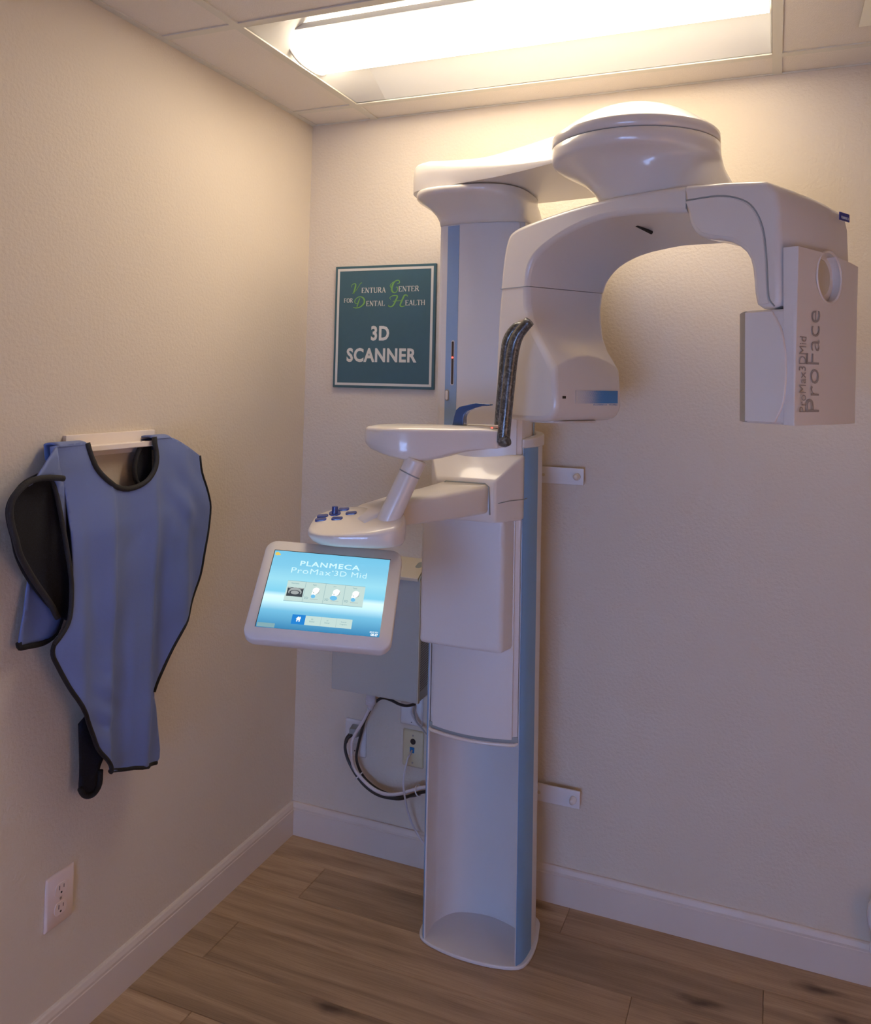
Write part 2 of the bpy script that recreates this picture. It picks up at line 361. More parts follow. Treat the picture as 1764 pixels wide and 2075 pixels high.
# ceiling: plenum slab + tiles + tees
ceil = structure(box('ceiling', 0, RX, RY, 0, H+.2, H+.25, M['plenum']))
X0, Y0, L4, L2, T = .2349, -.1372, 1.2192, .6096, .012
xs = [0, X0, X0+L4, X0+2*L4, RX]; ys = [0, Y0]
while ys[-1]-L2 > RY: ys.append(ys[-1]-L2)
ys.append(RY)
LY1, LY0 = Y0, Y0-L2               # light bay
lights = [(1, 1)]
for i in range(len(xs)-1):
    for j in range(len(ys)-1):
        if (i, j) in lights: continue
        a, b, c, d = xs[i]+(.004 if i else .002), xs[i+1]-.004, ys[j+1]+.004, ys[j]-(.004 if j else .002)
        if b-a < .02 or d-c < .02: continue
        t = box('ceiling_tile', a, b, c, d, H+.004, H+.018, M['tile'], ceil)
for k, x in enumerate(xs[1:-1]): box('grid_tee', x-T, x+T, RY, 0, H, H+.004, M['tee'], ceil)
for y in ys[1:-1]:
    for i in range(len(xs)-1):
        a = xs[i]+(T if i else .018); b = xs[i+1]-(T if i < len(xs)-2 else 0)
        if b-a > .02: box('grid_tee', a, b, y-T, y+T, H+.0002, H+.0038, M['tee'], ceil)
for nm, bb in (('wall_angle', (0, .018, RY, 0)), ('wall_angle', (RX-.018, RX, RY, 0)), ('wall_angle', (.018, RX-.018, -.004, 0))):
    V, F = join([boxvf(*bb, H-.0005, H+.0035)]); pyd(nm, V, F, M['tee'], ceil)

# ---- recessed fluorescent fixture(s)
def troffer(xa, xb, ya, yb, label):
    r = empty('ceiling_light', ((xa+xb)/2, (ya+yb)/2, H), label, 'ceiling light'); K = []
    a, b, c, d = xa+T-.002, xb-T+.002, ya+T-.002, yb-T+.002
    zt = H+.12
    # curved reflector: cross-section in y, open at the bottom
    n = 9; cs = []
    for i in range(n+1):
        t = i/n; cs.append((d-(d-(c+d)/2-.02)*t, H+.006+.09*math.sin(t*math.pi/2)))
    cs2 = [(c+d-y, z) for y, z in reversed(cs)]; cs = cs+cs2
    V = []; F = []
    for x in (a+.10, b-.006):
        V += [(x, y, z) for y, z in cs]
    m_ = len(cs)
    for i in range(m_-1): F.append((i, i+1, m_+i+1, m_+i))
    K.append(pyd('reflector', V, F, M['reflector'], None, True))
    # sloped end at the left, flat end at the right
    n0 = len(cs)
    V = [(a+.10, y, z) for y, z in cs]+[(a, y, H+.006) for y, z in cs]
    V = [(a+.10, y, z) for y, z in cs]+[(a+.10-.10*(1-(z-H-.006)/.09) if False else a, y, H+.006) for y, z in cs]
    F = [(i, i+1, n0+i+1, n0+i) for i in range(n0-1)]
    K.append(pyd('end_reflector', V, F, M['reflector'], None, True))
    K.append(box('end_plate', b-.006, b-.003, c, d, H+.004, H+.10, M['reflector']))
    K.append(pyd('housing', *join([boxvf(a-.004, b+.004, c-.004, d+.004, zt, zt+.004), boxvf(a-.004, a, c, d, H+.006, zt), boxvf(b, b+.004, c, d, H+.006, zt), boxvf(a, b, c-.004, c, H+.006, zt), boxvf(a, b, d, d+.004, H+.006, zt)]), M['reflector']))
    # bowed diffuser
    cy = (c+d)/2-.012; hw = .135; prof = []
    for i in range(17):
        t = -1+2*i/16; prof.append((cy+hw*t, H+.058-.057*(1-abs(t)**3)))
    V = []; F = []
    xl, xr = a+.016, b-.008
    for x in (xl, xr): V += [(x, y, z) for y, z in prof]
    for i in range(16): F.append((i, i+1, 17+i+1, 17+i))
    F.append(tuple(range(17)))
    K.append(pyd('diffuser', V, F, M['lens'], None, True))
    K.append(tube('end_trim', [(xl-.003, y, z-.001) for y, z in prof], .0035, M['reflector'], k=1, N=6))
    K.append(box('side_rail', xl, xr, cy+hw-.003, cy+hw+.005, H+.045, H+.060, M['reflector'])); K.append(box('side_rail', xl, xr, cy-hw-.005, cy-hw+.003, H+.045, H+.060, M['reflector']))
    adopt(r, K); return r
troffer(X0, X0+L4, LY0, LY1, 'recessed fluorescent ceiling light with bowed white diffuser above the scanner')
# air vent in the tile at the right
av = empty('ceiling_vent', (1.83, -.47, H-.006), 'cream square ceiling air vent at the top right corner, beside the light', 'air vent')
K = []
for q, s in enumerate((.20, .15, .10, .05)):
    z = H-.010+q*.004; ro, ri = s, s-.030
    P1 = [(1.83+ro*sx, -.47+ro*sy, z-.006+.010) for sx, sy in ((-1, -1), (1, -1), (1, 1), (-1, 1))]
    P2 = [(1.83+ri*sx, -.47+ri*sy, z-.010+.002) for sx, sy in ((-1, -1), (1, -1), (1, 1), (-1, 1))]
    K.append(loft('vent_frame', [P1, P2, [(p[0], p[1], p[2]+.004) for p in P2], [(p[0], p[1], p[2]+.003) for p in P1]], M['tee'], smooth=False, caps=(False, False)))
K.append(box('vent_throat', 1.83-.165, 1.83+.165, -.47-.165, -.47+.165, H+.0032, H+.0039, M['plenum']))
adopt(av, K)

# ================================================================== SCANNER
SC = empty('dental_scanner', (.72, -.20, 0), 'tall white and blue panoramic dental 3D scanner standing before the back wall', 'dental scanner')
P = []          # parts, world coordinates, adopted at the end
def bow(x, base=-.31, d=.025, hw=.123): return base-d*max(0, 1-((x-.7215)/hw)**2)
# base plate
pl = cr([(.600, -.312), (.66, -.328), (.7215, -.333), (.79, -.328), (.846, -.312), (.868, -.285), (.874, -.23), (.866, -.16), (.840, -.10), (.72, -.075), (.603, -.10), (.577, -.16), (.569, -.23), (.575, -.285)], 5, True)
P.append(prism('base_plate', [(p.x, p.y) for p in pl], 0, .009, 'z', M['white2'], bevel=.003))
# fixed column: C-shaped extrusion
outer = [(.8625, -.232), (.864, -.20), (.858, -.165), (.842, -.125), (.815, -.095), (.7215, -.082), (.628, -.095), (.601, -.125), (.585, -.165), (.579, -.20), (.5805, -.232)]
right_out = [(.846, -.308), (.855, -.290), (.860, -.265), (.8625, -.232)]
inner = [(.843, -.306), (.8425, -.25), (.840, -.225), (.820, -.188), (.790, -.166), (.7215, -.152), (.653, -.166), (.618, -.193), (.597, -.24), (.6, -.306)]
L_out = [(1.443-x, y) for x, y in reversed(right_out)]
poly = right_out+outer[1:-1]+L_out+list(reversed(inner))
FZ = 1.297
ins = [(p.x, p.y) for p in cr([(a, b, 0) for a, b in inner[1:-1]], 6)]
poly = right_out+outer[1:-1]+L_out+[inner[-1]]+list(reversed(ins))+[inner[0]]
fcl = prism('fixed_column', poly, .009, FZ, 'z', M['white2']); fcl.data.polygons.foreach_set('use_smooth', [True]*len(fcl.data.polygons)); fcl.data.set_sharp_from_angle(angle=math.radians(35)); P.append(fcl)
# blue side panels: thin shells over both front corners
def shellpoly(c, o=.0022):
    C = cr([(x, y, 0) for x, y in c], 5); out = []; 
    for i, p in enumerate(C):
        d = (C[min(i+1, len(C)-1)]-C[max(i-1, 0)]).normalized(); out.append((p.x+d.y*o, p.y-d.x*o))
    return out, [(p.x, p.y) for p in C]
a, b = shellpoly(right_out); P.append(tag(prism('side_panel', a+list(reversed(b)), .010, FZ-.003, 'z', M['blue']), 'satin blue right side panel'))
a, b = shellpoly(L_out); P.append(tag(prism('side_panel', a+list(reversed(b)), .010, FZ-.003, 'z', M['blue']), 'satin blue left side panel'))
P.append(box('cable_slot', .5965, .5985, -.292, -.289, .045, .062, M['dark']))
# bumper-like cap on top of the fixed column (open towards the front)
capo = cr([(.846, -.308), (.860, -.285), (.8665, -.25), (.868, -.20), (.860, -.155), (.840, -.115), (.80, -.088), (.7215, -.078)], 4)
capi = cr([(.838, -.306), (.842, -.27), (.842, -.22), (.842, -.18), (.832, -.145), (.815, -.125), (.78, -.11), (.7215, -.105)], 4)
def mir(c): return [Vector((1.443-p.x, p.y, 0)) for p in reversed(c)]
O_ = capo+mir(capo)[1:]; I_ = capi+mir(capi)[1:]
def capring(z, t):
    o = [(p.x, p.y, z) for p in O_]; i = [(p.x, p.y, z) for p in reversed(I_)]; return o+i
zt = lambda y: 1.318+max(0, (y+.30))*.05
rings = [[(p[0], p[1], 1.294) for p in capring(0, 0)], [(p[0], p[1], zt(p[1])) for p in capring(0, 0)]]
P.append(loft('column_top_rim', rings, M['white2'], bevel=.006, ang=50))
# moving column
mo = [(x, bow(x)) for x in [.600+.0243*i for i in range(11)]]
mp = [(.600, -.290)]+[(.602, -.305)]+mo[1:-1]+[(.841, -.305), (.843, -.290), (.843, -.22), (.838, -.18), (.815, -.150), (.63, -.150), (.605, -.18), (.600, -.22)]
P.append(prism('moving_column', mp, .565, 1.884, 'z', M['white2']))
fc = [(x, bow(x)-.0025) for x in [.6125+.0218*i for i in range(11)]]; fb = [(x, bow(x)+.001) for x, y in reversed(fc)]
P.append(prism('front_cover', fc+fb, .560, 1.883, 'z', M['white2'], bevel=.001, seg=1, ang=60))
P.append(prism('bottom_gasket', [(x, y+.002) for x, y in mo]+[(x, y+.02) for x, y in reversed(mo)], .551, .565, 'z', M['seam']))
rail = [(.601, -.290, .5485)]+[(x, bow(x)-.005, .5485) for x in [.606+.0231*i for i in range(11)]]+[(.842, -.290, .5485)]
P.append(tube('bumper_rail', rail, .0042, M['white'], k=2, N=8))
P.append(box('guide_rail', .8445, .8475, -.215, -.205, FZ-.02, 1.40, M['seam']))
# blue strip, slot, led, button on the front cover
st = [(x, bow(x)-.0033) for x in (.631, .640, .649, .658, .667)]
s2 = [(x, bow(x)-.0015) for x in (.667, .658, .649, .640, .631)]
P.append(tag(prism('stripe', st+s2, 1.33, 1.880, 'z', M['striplt']), 'light blue vertical stripe'))
yy = bow(.652)-.0035
P.append(prism('indicator_frame', rrect(.6495, .6585, 1.452, 1.572, .0044), yy-.0012, yy+.002, 'y', M['mwhite']))
P.append(prism('indicator_slot', rrect(.6510, .6570, 1.455, 1.569, .0029), yy-.0018, yy+.002, 'y', M['slot']))
P.append(cyl('indicator_light', (.654, yy-.003, 1.526), (.654, yy, 1.526), .0021, M['led'], N=12))
P.append(prism('button_frame', rrect(.6335, .6445, 1.411, 1.441, .0054), yy+.0005, yy+.004, 'y', M['grey']))
P.append(prism('button', rrect(.6355, .6425, 1.414, 1.438, .0034), yy-.0025, yy+.003, 'y', M['white'], bevel=.001))

# column cap (flared)
def lerp(a, b, t): return a+(b-a)*t
capc = []
for z, t in ((1.884, 0), (1.895, .03), (1.912, .16), (1.927, .40), (1.938, .68), (1.946, .90), (1.951, .985), (1.957, 1), (1.963, .99), (1.966, .955)):
    capc.append(se(lerp(.7215, .693, t), lerp(-.222, -.262, t), z, lerp(.124, .154, t), lerp(.118, .170, t), lerp(5.5, 2.8, t)))
P.append(loft('column_cap', capc, M['white']))
# shoulder shell
front = cr([(.530, -.23), (.527, -.307), (.545, -.365), (.59, -.396), (.648, -.412), (.725, -.436), (.804, -.462), (.885, -.498), (.963, -.540), (1.06, -.585), (1.17, -.60)], 4)
back = cr([(.545, -.17), (.60, -.138), (.70, -.132), (.81, -.139), (.92, -.158), (1.018, -.178), (1.13, -.21), (1.25, -.27), (1.30, -.38), (1.27, -.52)], 4)
out = [Vector(p).to_2d() for p in front]+[Vector(p).to_2d() for p in reversed(back)]
def hh(x): return max(.014, .074-.060*max(0, (x-.60))/.36) if x < .96 else .014
def inset(p, c, s): return (c[0]+(p[0]-c[0])*s, c[1]+(p[1]-c[1])*s)
def cen(p): return (min(max(p.x, .68), 1.15), -.27-.19*max(0, min(1, (p.x-.7)/.45)))
ZB = 1.9685; sh = []
def zc(x): return 2.046-.0*x
for kind, s, f in (('b', .965, 0), ('b', .998, 0), ('b', 1.0, .003), ('s', 1.0, .5), ('s', .985, .9), ('s', .955, 1.0), ('t', .82, .45), ('t', .55, .8), ('t', .2, 1.0)):
    ring = []
    for p in out:
        q = inset(p, cen(p), s); h = hh(p.x) if p.y < cen(p)[1] else max(.02, hh(p.x))
        z = ZB+f if kind == 'b' else (ZB+.006+(h-.006)*f if kind == 's' else lerp(ZB+h, 2.052+.028*max(0, min(1, (p.x-.75)/.25)), f))
        ring.append((q[0], q[1], z))
    sh.append(ring)
shc = loft('shoulder_cover', sh, M['white']); shc.data.set_sharp_from_angle(angle=math.radians(55)); P.append(shc)
# dome, neck
DX, DY, DR = 1.157, -.53, .183
dome = [se(DX, DY, 1.9875, DR*.985, DR*.985), se(DX, DY, 1.9885, DR, DR), se(DX, DY, 2.008, DR*.998, DR*.998), se(DX, DY, 2.0125, DR*.975, DR*.975)]
for i in range(1, 14):
    r = DR*.955*(1-i/14); dome.append(se(DX, DY, 2.0145+.070*(1-(r/(DR*.955))**2.1), r, r))
P.append(loft('dome_cover', dome, M['white']))
P.append(loft('dome_seam', [se(DX, DY, 1.9845, DR*.972, DR*.972), se(DX, DY, 1.9885, DR*.972, DR*.972)], M['seam']))
UA = math.radians(118); U3 = Vector((math.sin(UA), math.cos(UA), 0)); V3 = Vector((-math.cos(UA), math.sin(UA), 0)); O3 = Vector((1.22, -.56, 0))
def uvz(u, v, z): return tuple(O3+U3*u+V3*v+Vector((0, 0, z)))
ROT = math.atan2(U3.y, U3.x)
nk = []
for z, L_, R_, f_, b_, t in ((1.9855, .977, 1.337, -.710, -.350, 0), (1.984, .974, 1.340, -.713, -.347, 0), (1.970, .974, 1.341, -.713, -.347, 0), (1.958, .976, 1.342, -.711, -.350, .0), (1.953, .979, 1.343, -.706, -.355, .0), (1.949, .984, 1.344, -.694, -.362, .02), (1.945, .990, 1.345, -.682, -.368, .05), (1.936, 1.006, 1.347, -.672, -.374, .1), (1.925, 1.027, 1.351, -.668, -.380, .2), (1.910, 1.050, 1.358, -.667, -.388, .4), (1.890, 1.070, 1.368, -.668, -.40, .6), (1.870, 1.082, 1.380, -.670, -.41, .8), (1.848, 1.090, 1.392, -.672, -.42, 1)):
    nk.append(se((L_+R_)/2, (f_+b_)/2, z, (R_-L_)/2, (b_-f_)/2*lerp(1, .86, t), lerp(2, 2.5, t), lerp(0, ROT, t)))
P.append(loft('neck', nk, M['white']))
# C-arm beam
def seczip(near, far, v0, v1, vs=(0, .5, 1), k=3, bulge=0):
    rings = []
    for t in vs: rings.append([(lerp(a[0], b[0], t), lerp(a[1], b[1], t), lerp(v0, v1, t)) for a, b in zip(near, far)])
    return rings
def openchain(ch, k): return [(p.x, p.y) for p in cr([(a, b, 0) for a, b in ch], k)]
on = openchain([(-.393, 1.691), (-.385, 1.76), (-.372, 1.808), (-.352, 1.828), (-.30, 1.840), (-.2, 1.853), (-.08, 1.862), (.023, 1.862), (.09, 1.859), (.1285, 1.856)], 4)
inn = openchain([(.1285, 1.804), (.023, 1.818), (-.05, 1.822), (-.104, 1.820), (-.16, 1.809), (-.21, 1.793), (-.255, 1.773), (-.283, 1.753), (-.298, 1.726), (-.302, 1.691)], 4)
inf = openchain([(.1285, 1.775), (.034, 1.779), (-.03, 1.783), (-.09, 1.780), (-.13, 1.776), (-.165, 1.769), (-.200, 1.757), (-.228, 1.741), (-.252, 1.717), (-.264, 1.691)], 4)
def uvloft(name, secs, m, bevel=.010, seg=4, skip=lambda a, b: False):
    o = loft(name, [[uvz(u, v, z) for u, z, v in r] for r in secs], m)
    me = o.data; n = len(secs[0]); last = (len(secs)-1)*n; W = me.attributes.new('bevel_weight_edge', 'FLOAT', 'EDGE')
    flat_ = [p for r in secs for p in r]
    for e in me.edges:
        a, b = e.vertices
        cap = (a < n and b < n) or (a >= last and b >= last)
        W.data[e.index].value = 1.0 if cap and not skip(flat_[a], flat_[b]) else 0.0
    bv = o.modifiers.new('bevel', 'BEVEL'); bv.width = bevel; bv.segments = seg; bv.limit_method = 'WEIGHT'; bv.harden_normals = False; bv.use_clamp_overlap = True
    me.set_sharp_from_angle(angle=math.radians(40))
    return o
secs = []
for t, e in ((0, 0), (.08, 0), (.5, 0), (.92, 0), (1, 0)):
    tt = t; secs.append([(lerp(a[0], b[0], tt**1.0), lerp(a[1], b[1], tt), lerp(-.10, .14, t)) for a, b in zip(on+inn, on+inf)])
P.append(uvloft('c_arm', secs, M['white'], skip=lambda a, b: (a[1] < 1.6915 and b[1] < 1.6915) or (a[0] > .128 and b[0] > .128)))
carm = P[-1]
# tube head
def th(zf):
    return openchain([(-.393, 1.6895), (-.400, 1.62), (-.405, 1.50), (-.408, 1.43)], 2)+openchain([(-.406, 1.410), (-.396, 1.390), (-.370, 1.378), (-.335, 1.3745), (-.26, 1.3745), (-.228, 1.381), (-.211, 1.397), (-.206, 1.418)], 2)+[(-.208, 1.45), (-.213, zf-.004), (-.2165, zf+.0015)]
topn = [(-.247, 1.545), (-.271, 1.578), (-.292, 1.615), (-.301, 1.650), (-.302, 1.6895)]
topf = [(-.247, 1.545), (-.262, 1.578), (-.268, 1.615), (-.270, 1.650), (-.264, 1.6895)]
secs = []
for t in (0, .06, .2, .35, .5, .65, .8, .94, 1):
    zf = 1.497+.034*math.sin(t*math.pi)**.8
    A = th(zf); B = [(lerp(a[0], b[0], t), max(lerp(a[1], b[1], t), zf+.006+.012*i)) for i, (a, b) in enumerate(zip(topn, topf))]
    B = [(x, z if i < 4 else 1.6895) for i, (x, z) in enumerate(B)]
    secs.append([(x, z, lerp(-.10, .14, t)) for x, z in A+B])
P.append(uvloft('tube_head', secs, M['white'], bevel=.013, skip=lambda a, b: a[1] > 1.688 and b[1] > 1.688)); head = P[-1]
P.append(loft('collimator_base', [[uvz(u, v, z) for u, v in rrect(-.34, -.235, -.07, .10, .04)] for z in (1.3705, 1.376)], M['mwhite'], bevel=.002))
# sticker + laser port on the inner face of the tube head
def prop(name, w, h, d, m, u, v, z, par):        # thin plate on a +u face, local x = v, local z = z
    Vv, Ff = boxvf(-w/2, w/2, -d/2, d/2, -h/2, h/2); o = pyd(name, Vv, Ff, m)
    o.location = uvz(u, v, z); o.rotation_euler = (0, 0, math.atan2(V3.y, V3.x)); return o
stk = prop('printed_stripe', .153, .030, .0012, M['halftone'], -.2055, .043, 1.433, None); tag(stk, 'blue halftone printed stripe fading to white'); P.append(stk)
P.append(prop('laser_port', .010, .006, .0016, M['dark'], -.2055, -.073, 1.432, None))
flp = lambda x, y, d: uvz(-.2055+d, x, y)
P.append(flat('caption', [fit(textvf('PLANMECA   ProMax', .01), .03, .119, 1.4135, 1.4158)], flp, M['bluejack'], None))
# slot in the arm underside
P.append(cyl('laser_window', uvz(-.045, -.025, 1.8115), uvz(-.035, .015, 1.799), .004, M['dark'], N=12)); tag(P[-1], 'small dark laser window under the arm')
# end cover with its leg
e_top = openchain([(.130, 1.856), (.17, 1.852), (.214, 1.848), (.26, 1.842), (.292, 1.837)], 2)
e_out = [(.302, 1.829), (.314, 1.812), (.319, 1.780), (.321, 1.70), (.322, 1.62), (.318, 1.609), (.306, 1.605)]
e_in = [(.288, 1.605)]+openchain([(.277, 1.613), (.272, 1.635), (.268, 1.68), (.256, 1.711), (.226, 1.733), (.19, 1.742), (.160, 1.751), (.140, 1.775), (.131, 1.805)], 2)
secs = []
for t in (0, .1, .3, .5, .7, .9, 1):
    r = []
    for u, z in e_top+e_out+e_in:
        bu = .016*math.sin(t*math.pi)*max(0, (u-.26)/.06) if u > .26 else 0
        zz = z-.024*t*max(0, (z-1.75)/.1) if z > 1.75 and u > .22 else z
        r.append((u+bu+(.014*t if u > .29 else 0), zz, lerp(-.104, .142, t)))
    secs.append(r)
P.append(uvloft('end_cover', secs, M['white'], bevel=.009, skip=lambda a, b: a[0] < .132 and b[0] < .132)); endc = P[-1]
seam = cr([(.131, 1.826, 0), (.20, 1.824, 0), (.245, 1.811, 0), (.272, 1.790, 0), (.290, 1.752, 0), (.297, 1.70, 0), (.300, 1.64, 0), (.303, 1.620, 0), (.312, 1.608, 0)], 4)
P.append(tube('seam', [uvz(p.x, -.1040, p.y) for p in seam], .0016, M['seam'], k=1, N=6))
ic = [(p.x-.002, p.y-.002) for p in seam[:-3]]+[(.292, 1.612)]+[(.283, 1.613)]+[(.280, 1.64), (.276, 1.685), (.262, 1.717), (.230, 1.741), (.19, 1.750), (.166, 1.758), (.148, 1.778), (.139, 1.805)]
P.append(loft('inner_cover', [[uvz(u, v, z) for u, z in ic] for v in (-.1055, -.09)], M['white'], bevel=.0015, ang=60))
P.append(tube('seam', [uvz(.1295, -.1022, z) for z in (1.852, 1.83, 1.81)], .0009, M['seam'], k=1, N=6))
P.append(loft('seam', [[uvz(u, -.1012, z) for u, z in ((-.392, 1.6895), (-.302, 1.6895), (-.302, 1.6907), (-.392, 1.6907))], [uvz(u, -.09, z) for u, z in ((-.392, 1.6895), (-.302, 1.6895), (-.302, 1.6907), (-.392, 1.6907))]], M['seam'], smooth=False))
# badge on the outer side of the end cover
bd = prop('badge', .040, .015, .002, M['badge'], .3425, .104, 1.7935, None); P.append(bd)
P.append(flat('badge_lettering', [fit(textvf('PLANMECA', .01), .089, .120, 1.789, 1.794)], lambda x, y, d: uvz(.3437+d, x, y), M['signwhite'], None))
# sensor head
def plan(z, t=0):
    return [uvz(u, v, z) for u, v in [(.253, -.1), (.30, -.1), (.332, -.0985), (.334, 0), (.334, .138), (.26, .14), (.225, .12), (.218, .02), (.220, -.055)]]
P.append(loft('sensor_head', [plan(1.399), plan(1.6035)], M['white'], bevel=.006, ang=25)); sens = P[-1]
def up(z, zf):
    pts = [(.326, -.1), (.345, -.1)]+[(.349+.010*math.sin(math.pi*i/8)+.004*(z-1.55)/.15, -.098+.236*i/8) for i in range(9)]+[(.343, .14), (.328, .14)]
    return [uvz(u, v, z-(zf*(v+.1)/.24)) for u, v in pts]
up_o = loft('sensor_upright', [up(1.3985, 0), up(1.50, 0), up(1.60, 0), up(1.66, .004), up(1.712, .012)], M['white'], bevel=.006, ang=25)
P.append(up_o)
cc = cyl('cutter', uvz(.341, .004, 1.666), uvz(.40, .004, 1.666), .046, M['white'], N=48); boolean(up_o, cc)
me = up_o.data
P.append(cyl('camera_recess', uvz(.3405, .004, 1.666), uvz(.3425, .004, 1.666), .0455, M['white'], N=48))
P.append(cyl('camera_cover', uvz(.3425, -.002, 1.666), uvz(.349, -.002, 1.666), .034, M['boxtop'], N=48, bevel=.003))
V, F = loftvf([[uvz(.361+.003*a, .004+r*math.cos(2*math.pi*i/48), 1.666+r*math.sin(2*math.pi*i/48)) for i in range(48)] for a, r in ((-.6, .0445), (.1, .0465), (.3, .0490), (-.6, .0500))], False, False)
P.append(pyd('recess_rim', V, F, M['white'], None, True))
gp = [(.253, -.1005), (.235, -.081), (.2185, -.058), (.2165, -.02), (.2165, .05), (.2225, .05), (.2225, -.02), (.2235, -.056), (.24, -.079), (.257, -.0985)]
P.append(loft('input_panel', [[uvz(u, v, z) for u, v in gp] for z in (1.400, 1.602)], M['grey'], bevel=.001, ang=60)); tag(P[-1], 'grey x-ray input panel')
cx_ = openchain([(.307, 1.600), (.326, 1.56), (.333, 1.50), (.328, 1.44), (.312, 1.402)], 5)
P.append(loft('front_panel', [[uvz(u, v, z) for u, z in [(.2555, 1.402), (.2555, 1.600)]+cx_] for v in (-.1050, -.098)], M['white'], bevel=.0018, ang=50))
# lettering, reading upwards
fl = lambda x, y, d: uvz(.3492+d+.004*max(0, y-1.50)/.15+.010*math.sin(math.pi*(min(max(x, -.09), .13)+.098)/.236), x, y)
def vert(vf, v0, v1, z0, z1):       # rotate text so it reads upward: text x -> z, text y -> -v
    V_, F_ = fit(vf, z0, z1, 0, 1); return [(v1-y*(v1-v0), x) for x, y in V_], [tuple(reversed(f)) for f in F_]
P.append(flat('lettering', [vert(textvf('ProFace', .05, offset=-.0007), -.070, -.033, 1.422, 1.602)], fl, M['txtgrey'], None))
P.append(flat('lettering', [vert(textvf('ProMax3DMid', .05, offset=-.0005), -.0915, -.0725, 1.422, 1.554)], fl, M['txtgrey'], None))
tag(P[-2], 'large grey vertical lettering ProFace'); tag(P[-1], 'small grey vertical lettering ProMax3DMid')

# carriage on the moving column
fx = lambda x: -.368-.006*math.sin(math.pi*(x-.592)/.225)
n = 8
lp = [(.5905+.2245*i/n, fx(.592+.224*i/n)) for i in range(n+1)]+[(.829, -.312), (.829, -.300), (.5905, -.300)]
P.append(prism('carriage_cover', lp, .785, 1.118, 'z', M['white2'], bevel=.010, seg=4, ang=25))
rb = lambda y, x0, x1, z0, z1, k: [(a, y, b) for a, b in rrect(x0, x1, z0, z1, k, 3)]
def blk(y, x0, x1, z0, zl, zr, r=.012):
    # rounded quad ring at depth y
    return [(a, y, b+(zr-zl)*(a-x0)/(x1-x0)*(1 if b > (z0+zl)/2 else 0)) for a, b in rrect(x0, x1, z0, zl, r, 3)]
P.append(loft('carriage_block', [blk(-.290, .598, .849, 1.112, 1.278, 1.278, .006), blk(-.325, .598, .849, 1.112, 1.276, 1.276, .006), blk(-.333, .602, .846, 1.112, 1.271, 1.271, .006), blk(-.404, .642, .809, 1.114, 1.222, 1.222, .006), blk(-.411, .650, .803, 1.117, 1.214, 1.214, .006)], M['white']))
P.append(tube('arm_seam', [(.654, -.4135, 1.150), (.660, -.4140, 1.197), (.675, -.4150, 1.211), (.780, -.4150, 1.211), (.790, -.4150, 1.203), (.7935, -.4140, 1.135)], .0016, M['seam'], k=1, N=6))
P.append(tube('cover_seam', [(.8555, -.300, 1.166), (.8545, -.325, 1.166), (.830, -.372, 1.166), (.812, -.405, 1.163)], .0010, M['seam'], k=1, N=6))
P.append(cyl('screw', (.640, -.345, .783), (.640, -.345, .786), .003, M['seam'], N=8)); P.append(cyl('screw', (.745, -.35, .783), (.745, -.35, .786), .003, M['seam'], N=8))
# support arm
def armring(c, d, w, z0, z1, r=.010):
    c = Vector((*c, 0)); d = Vector((*d, 0)).normalized(); s = Vector((d.y, -d.x, 0)); out = []
    for a, b in rrect(-w/2, w/2, z0, z1, r, 3):
        p = c+s*(-a); out.append((p.x, p.y, b))
    return out
arm = [armring((.722, -.385), (0, -1), .130, 1.138, 1.208), armring((.722, -.415), (0, -1), .130, 1.137, 1.208), armring((.716, -.445), (-.1, -1), .126, 1.137, 1.206), armring((.690, -.52), (-.35, -1), .110, 1.136, 1.201), armring((.652, -.61), (-.42, -1), .098, 1.136, 1.194), armring((.612, -.70), (-.5, -1), .096, 1.134, 1.180), armring((.590, -.745), (-.6, -1), .094, 1.132, 1.160)]
P.append(loft('support_arm', arm, M['white']))
# control pod
pa = math.radians(17); pod = []
for z, s, dx in ((1.1085, .80, .012), (1.110, .88, .008), (1.116, .955, .004), (1.125, .99, 0), (1.134, 1, 0), (1.145, .99, 0), (1.152, .965, 0), (1.156, .91, -.004), (1.1585, .6, -.01)):
    ring = se(.603+dx, -.752, z, .106*s, .068*s, 2.7, pa, 48)
    if z > 1.13: ring = [(x, y, zz+.35*(y+.757)*(z-1.13)/.0285) for x, y, zz in ring]
    pod.append(ring)
P.append(loft('control_pod', pod, M['white'])); 
# joystick + buttons on the pod
def padz(y): return 1.1590+.35*(y+.757)
jx, jy = .541, -.742
P.append(cyl('joystick', (jx, jy, padz(jy)-.002), (jx, jy, padz(jy)+.016), .0066, M['royal'], N=20, bevel=.0015))
P.append(loft('joystick_base', [[(jx+.014*math.cos(t*math.pi/10), jy+.010*math.sin(t*math.pi/10), padz(jy+.010*math.sin(t*math.pi/10))+d) for t in range(20)] for d in (-.003, .0022)], M['royal'], bevel=.0008, ang=60, seg=2))
for bx, by in ((.519, -.757), (.523, -.772), (.558, -.762), (.552, -.722), (.578, -.735)):
    K2 = []
    for d in (-.004, .0022):
        r_ = []
        for a, b in rrect(-.0125, .0125, -.0052, .0052, .0048, 4):
            x_, y_ = bx+(a*math.cos(pa)-b*math.sin(pa)), by+(a*math.sin(pa)+b*math.cos(pa)); r_.append((x_, y_, padz(y_)+d))
        K2.append(r_)
    P.append(loft('control_button', K2, M['royal'], bevel=.0008, ang=50, seg=2))
# slanted support tube
P.append(tube('support_tube', [(.653, -.735, 1.128), (.660, -.732, 1.143), (.706, -.705, 1.262), (.714, -.700, 1.284), (.716, -.699, 1.290)], [.025, .0245, .0235, .0245, .025], M['white'], k=1, N=32))
P.append(tube('tube_collar', [(.7040, -.7062, 1.2570), (.7050, -.7056, 1.2595)], .0242, M['seam'], k=1, N=32))
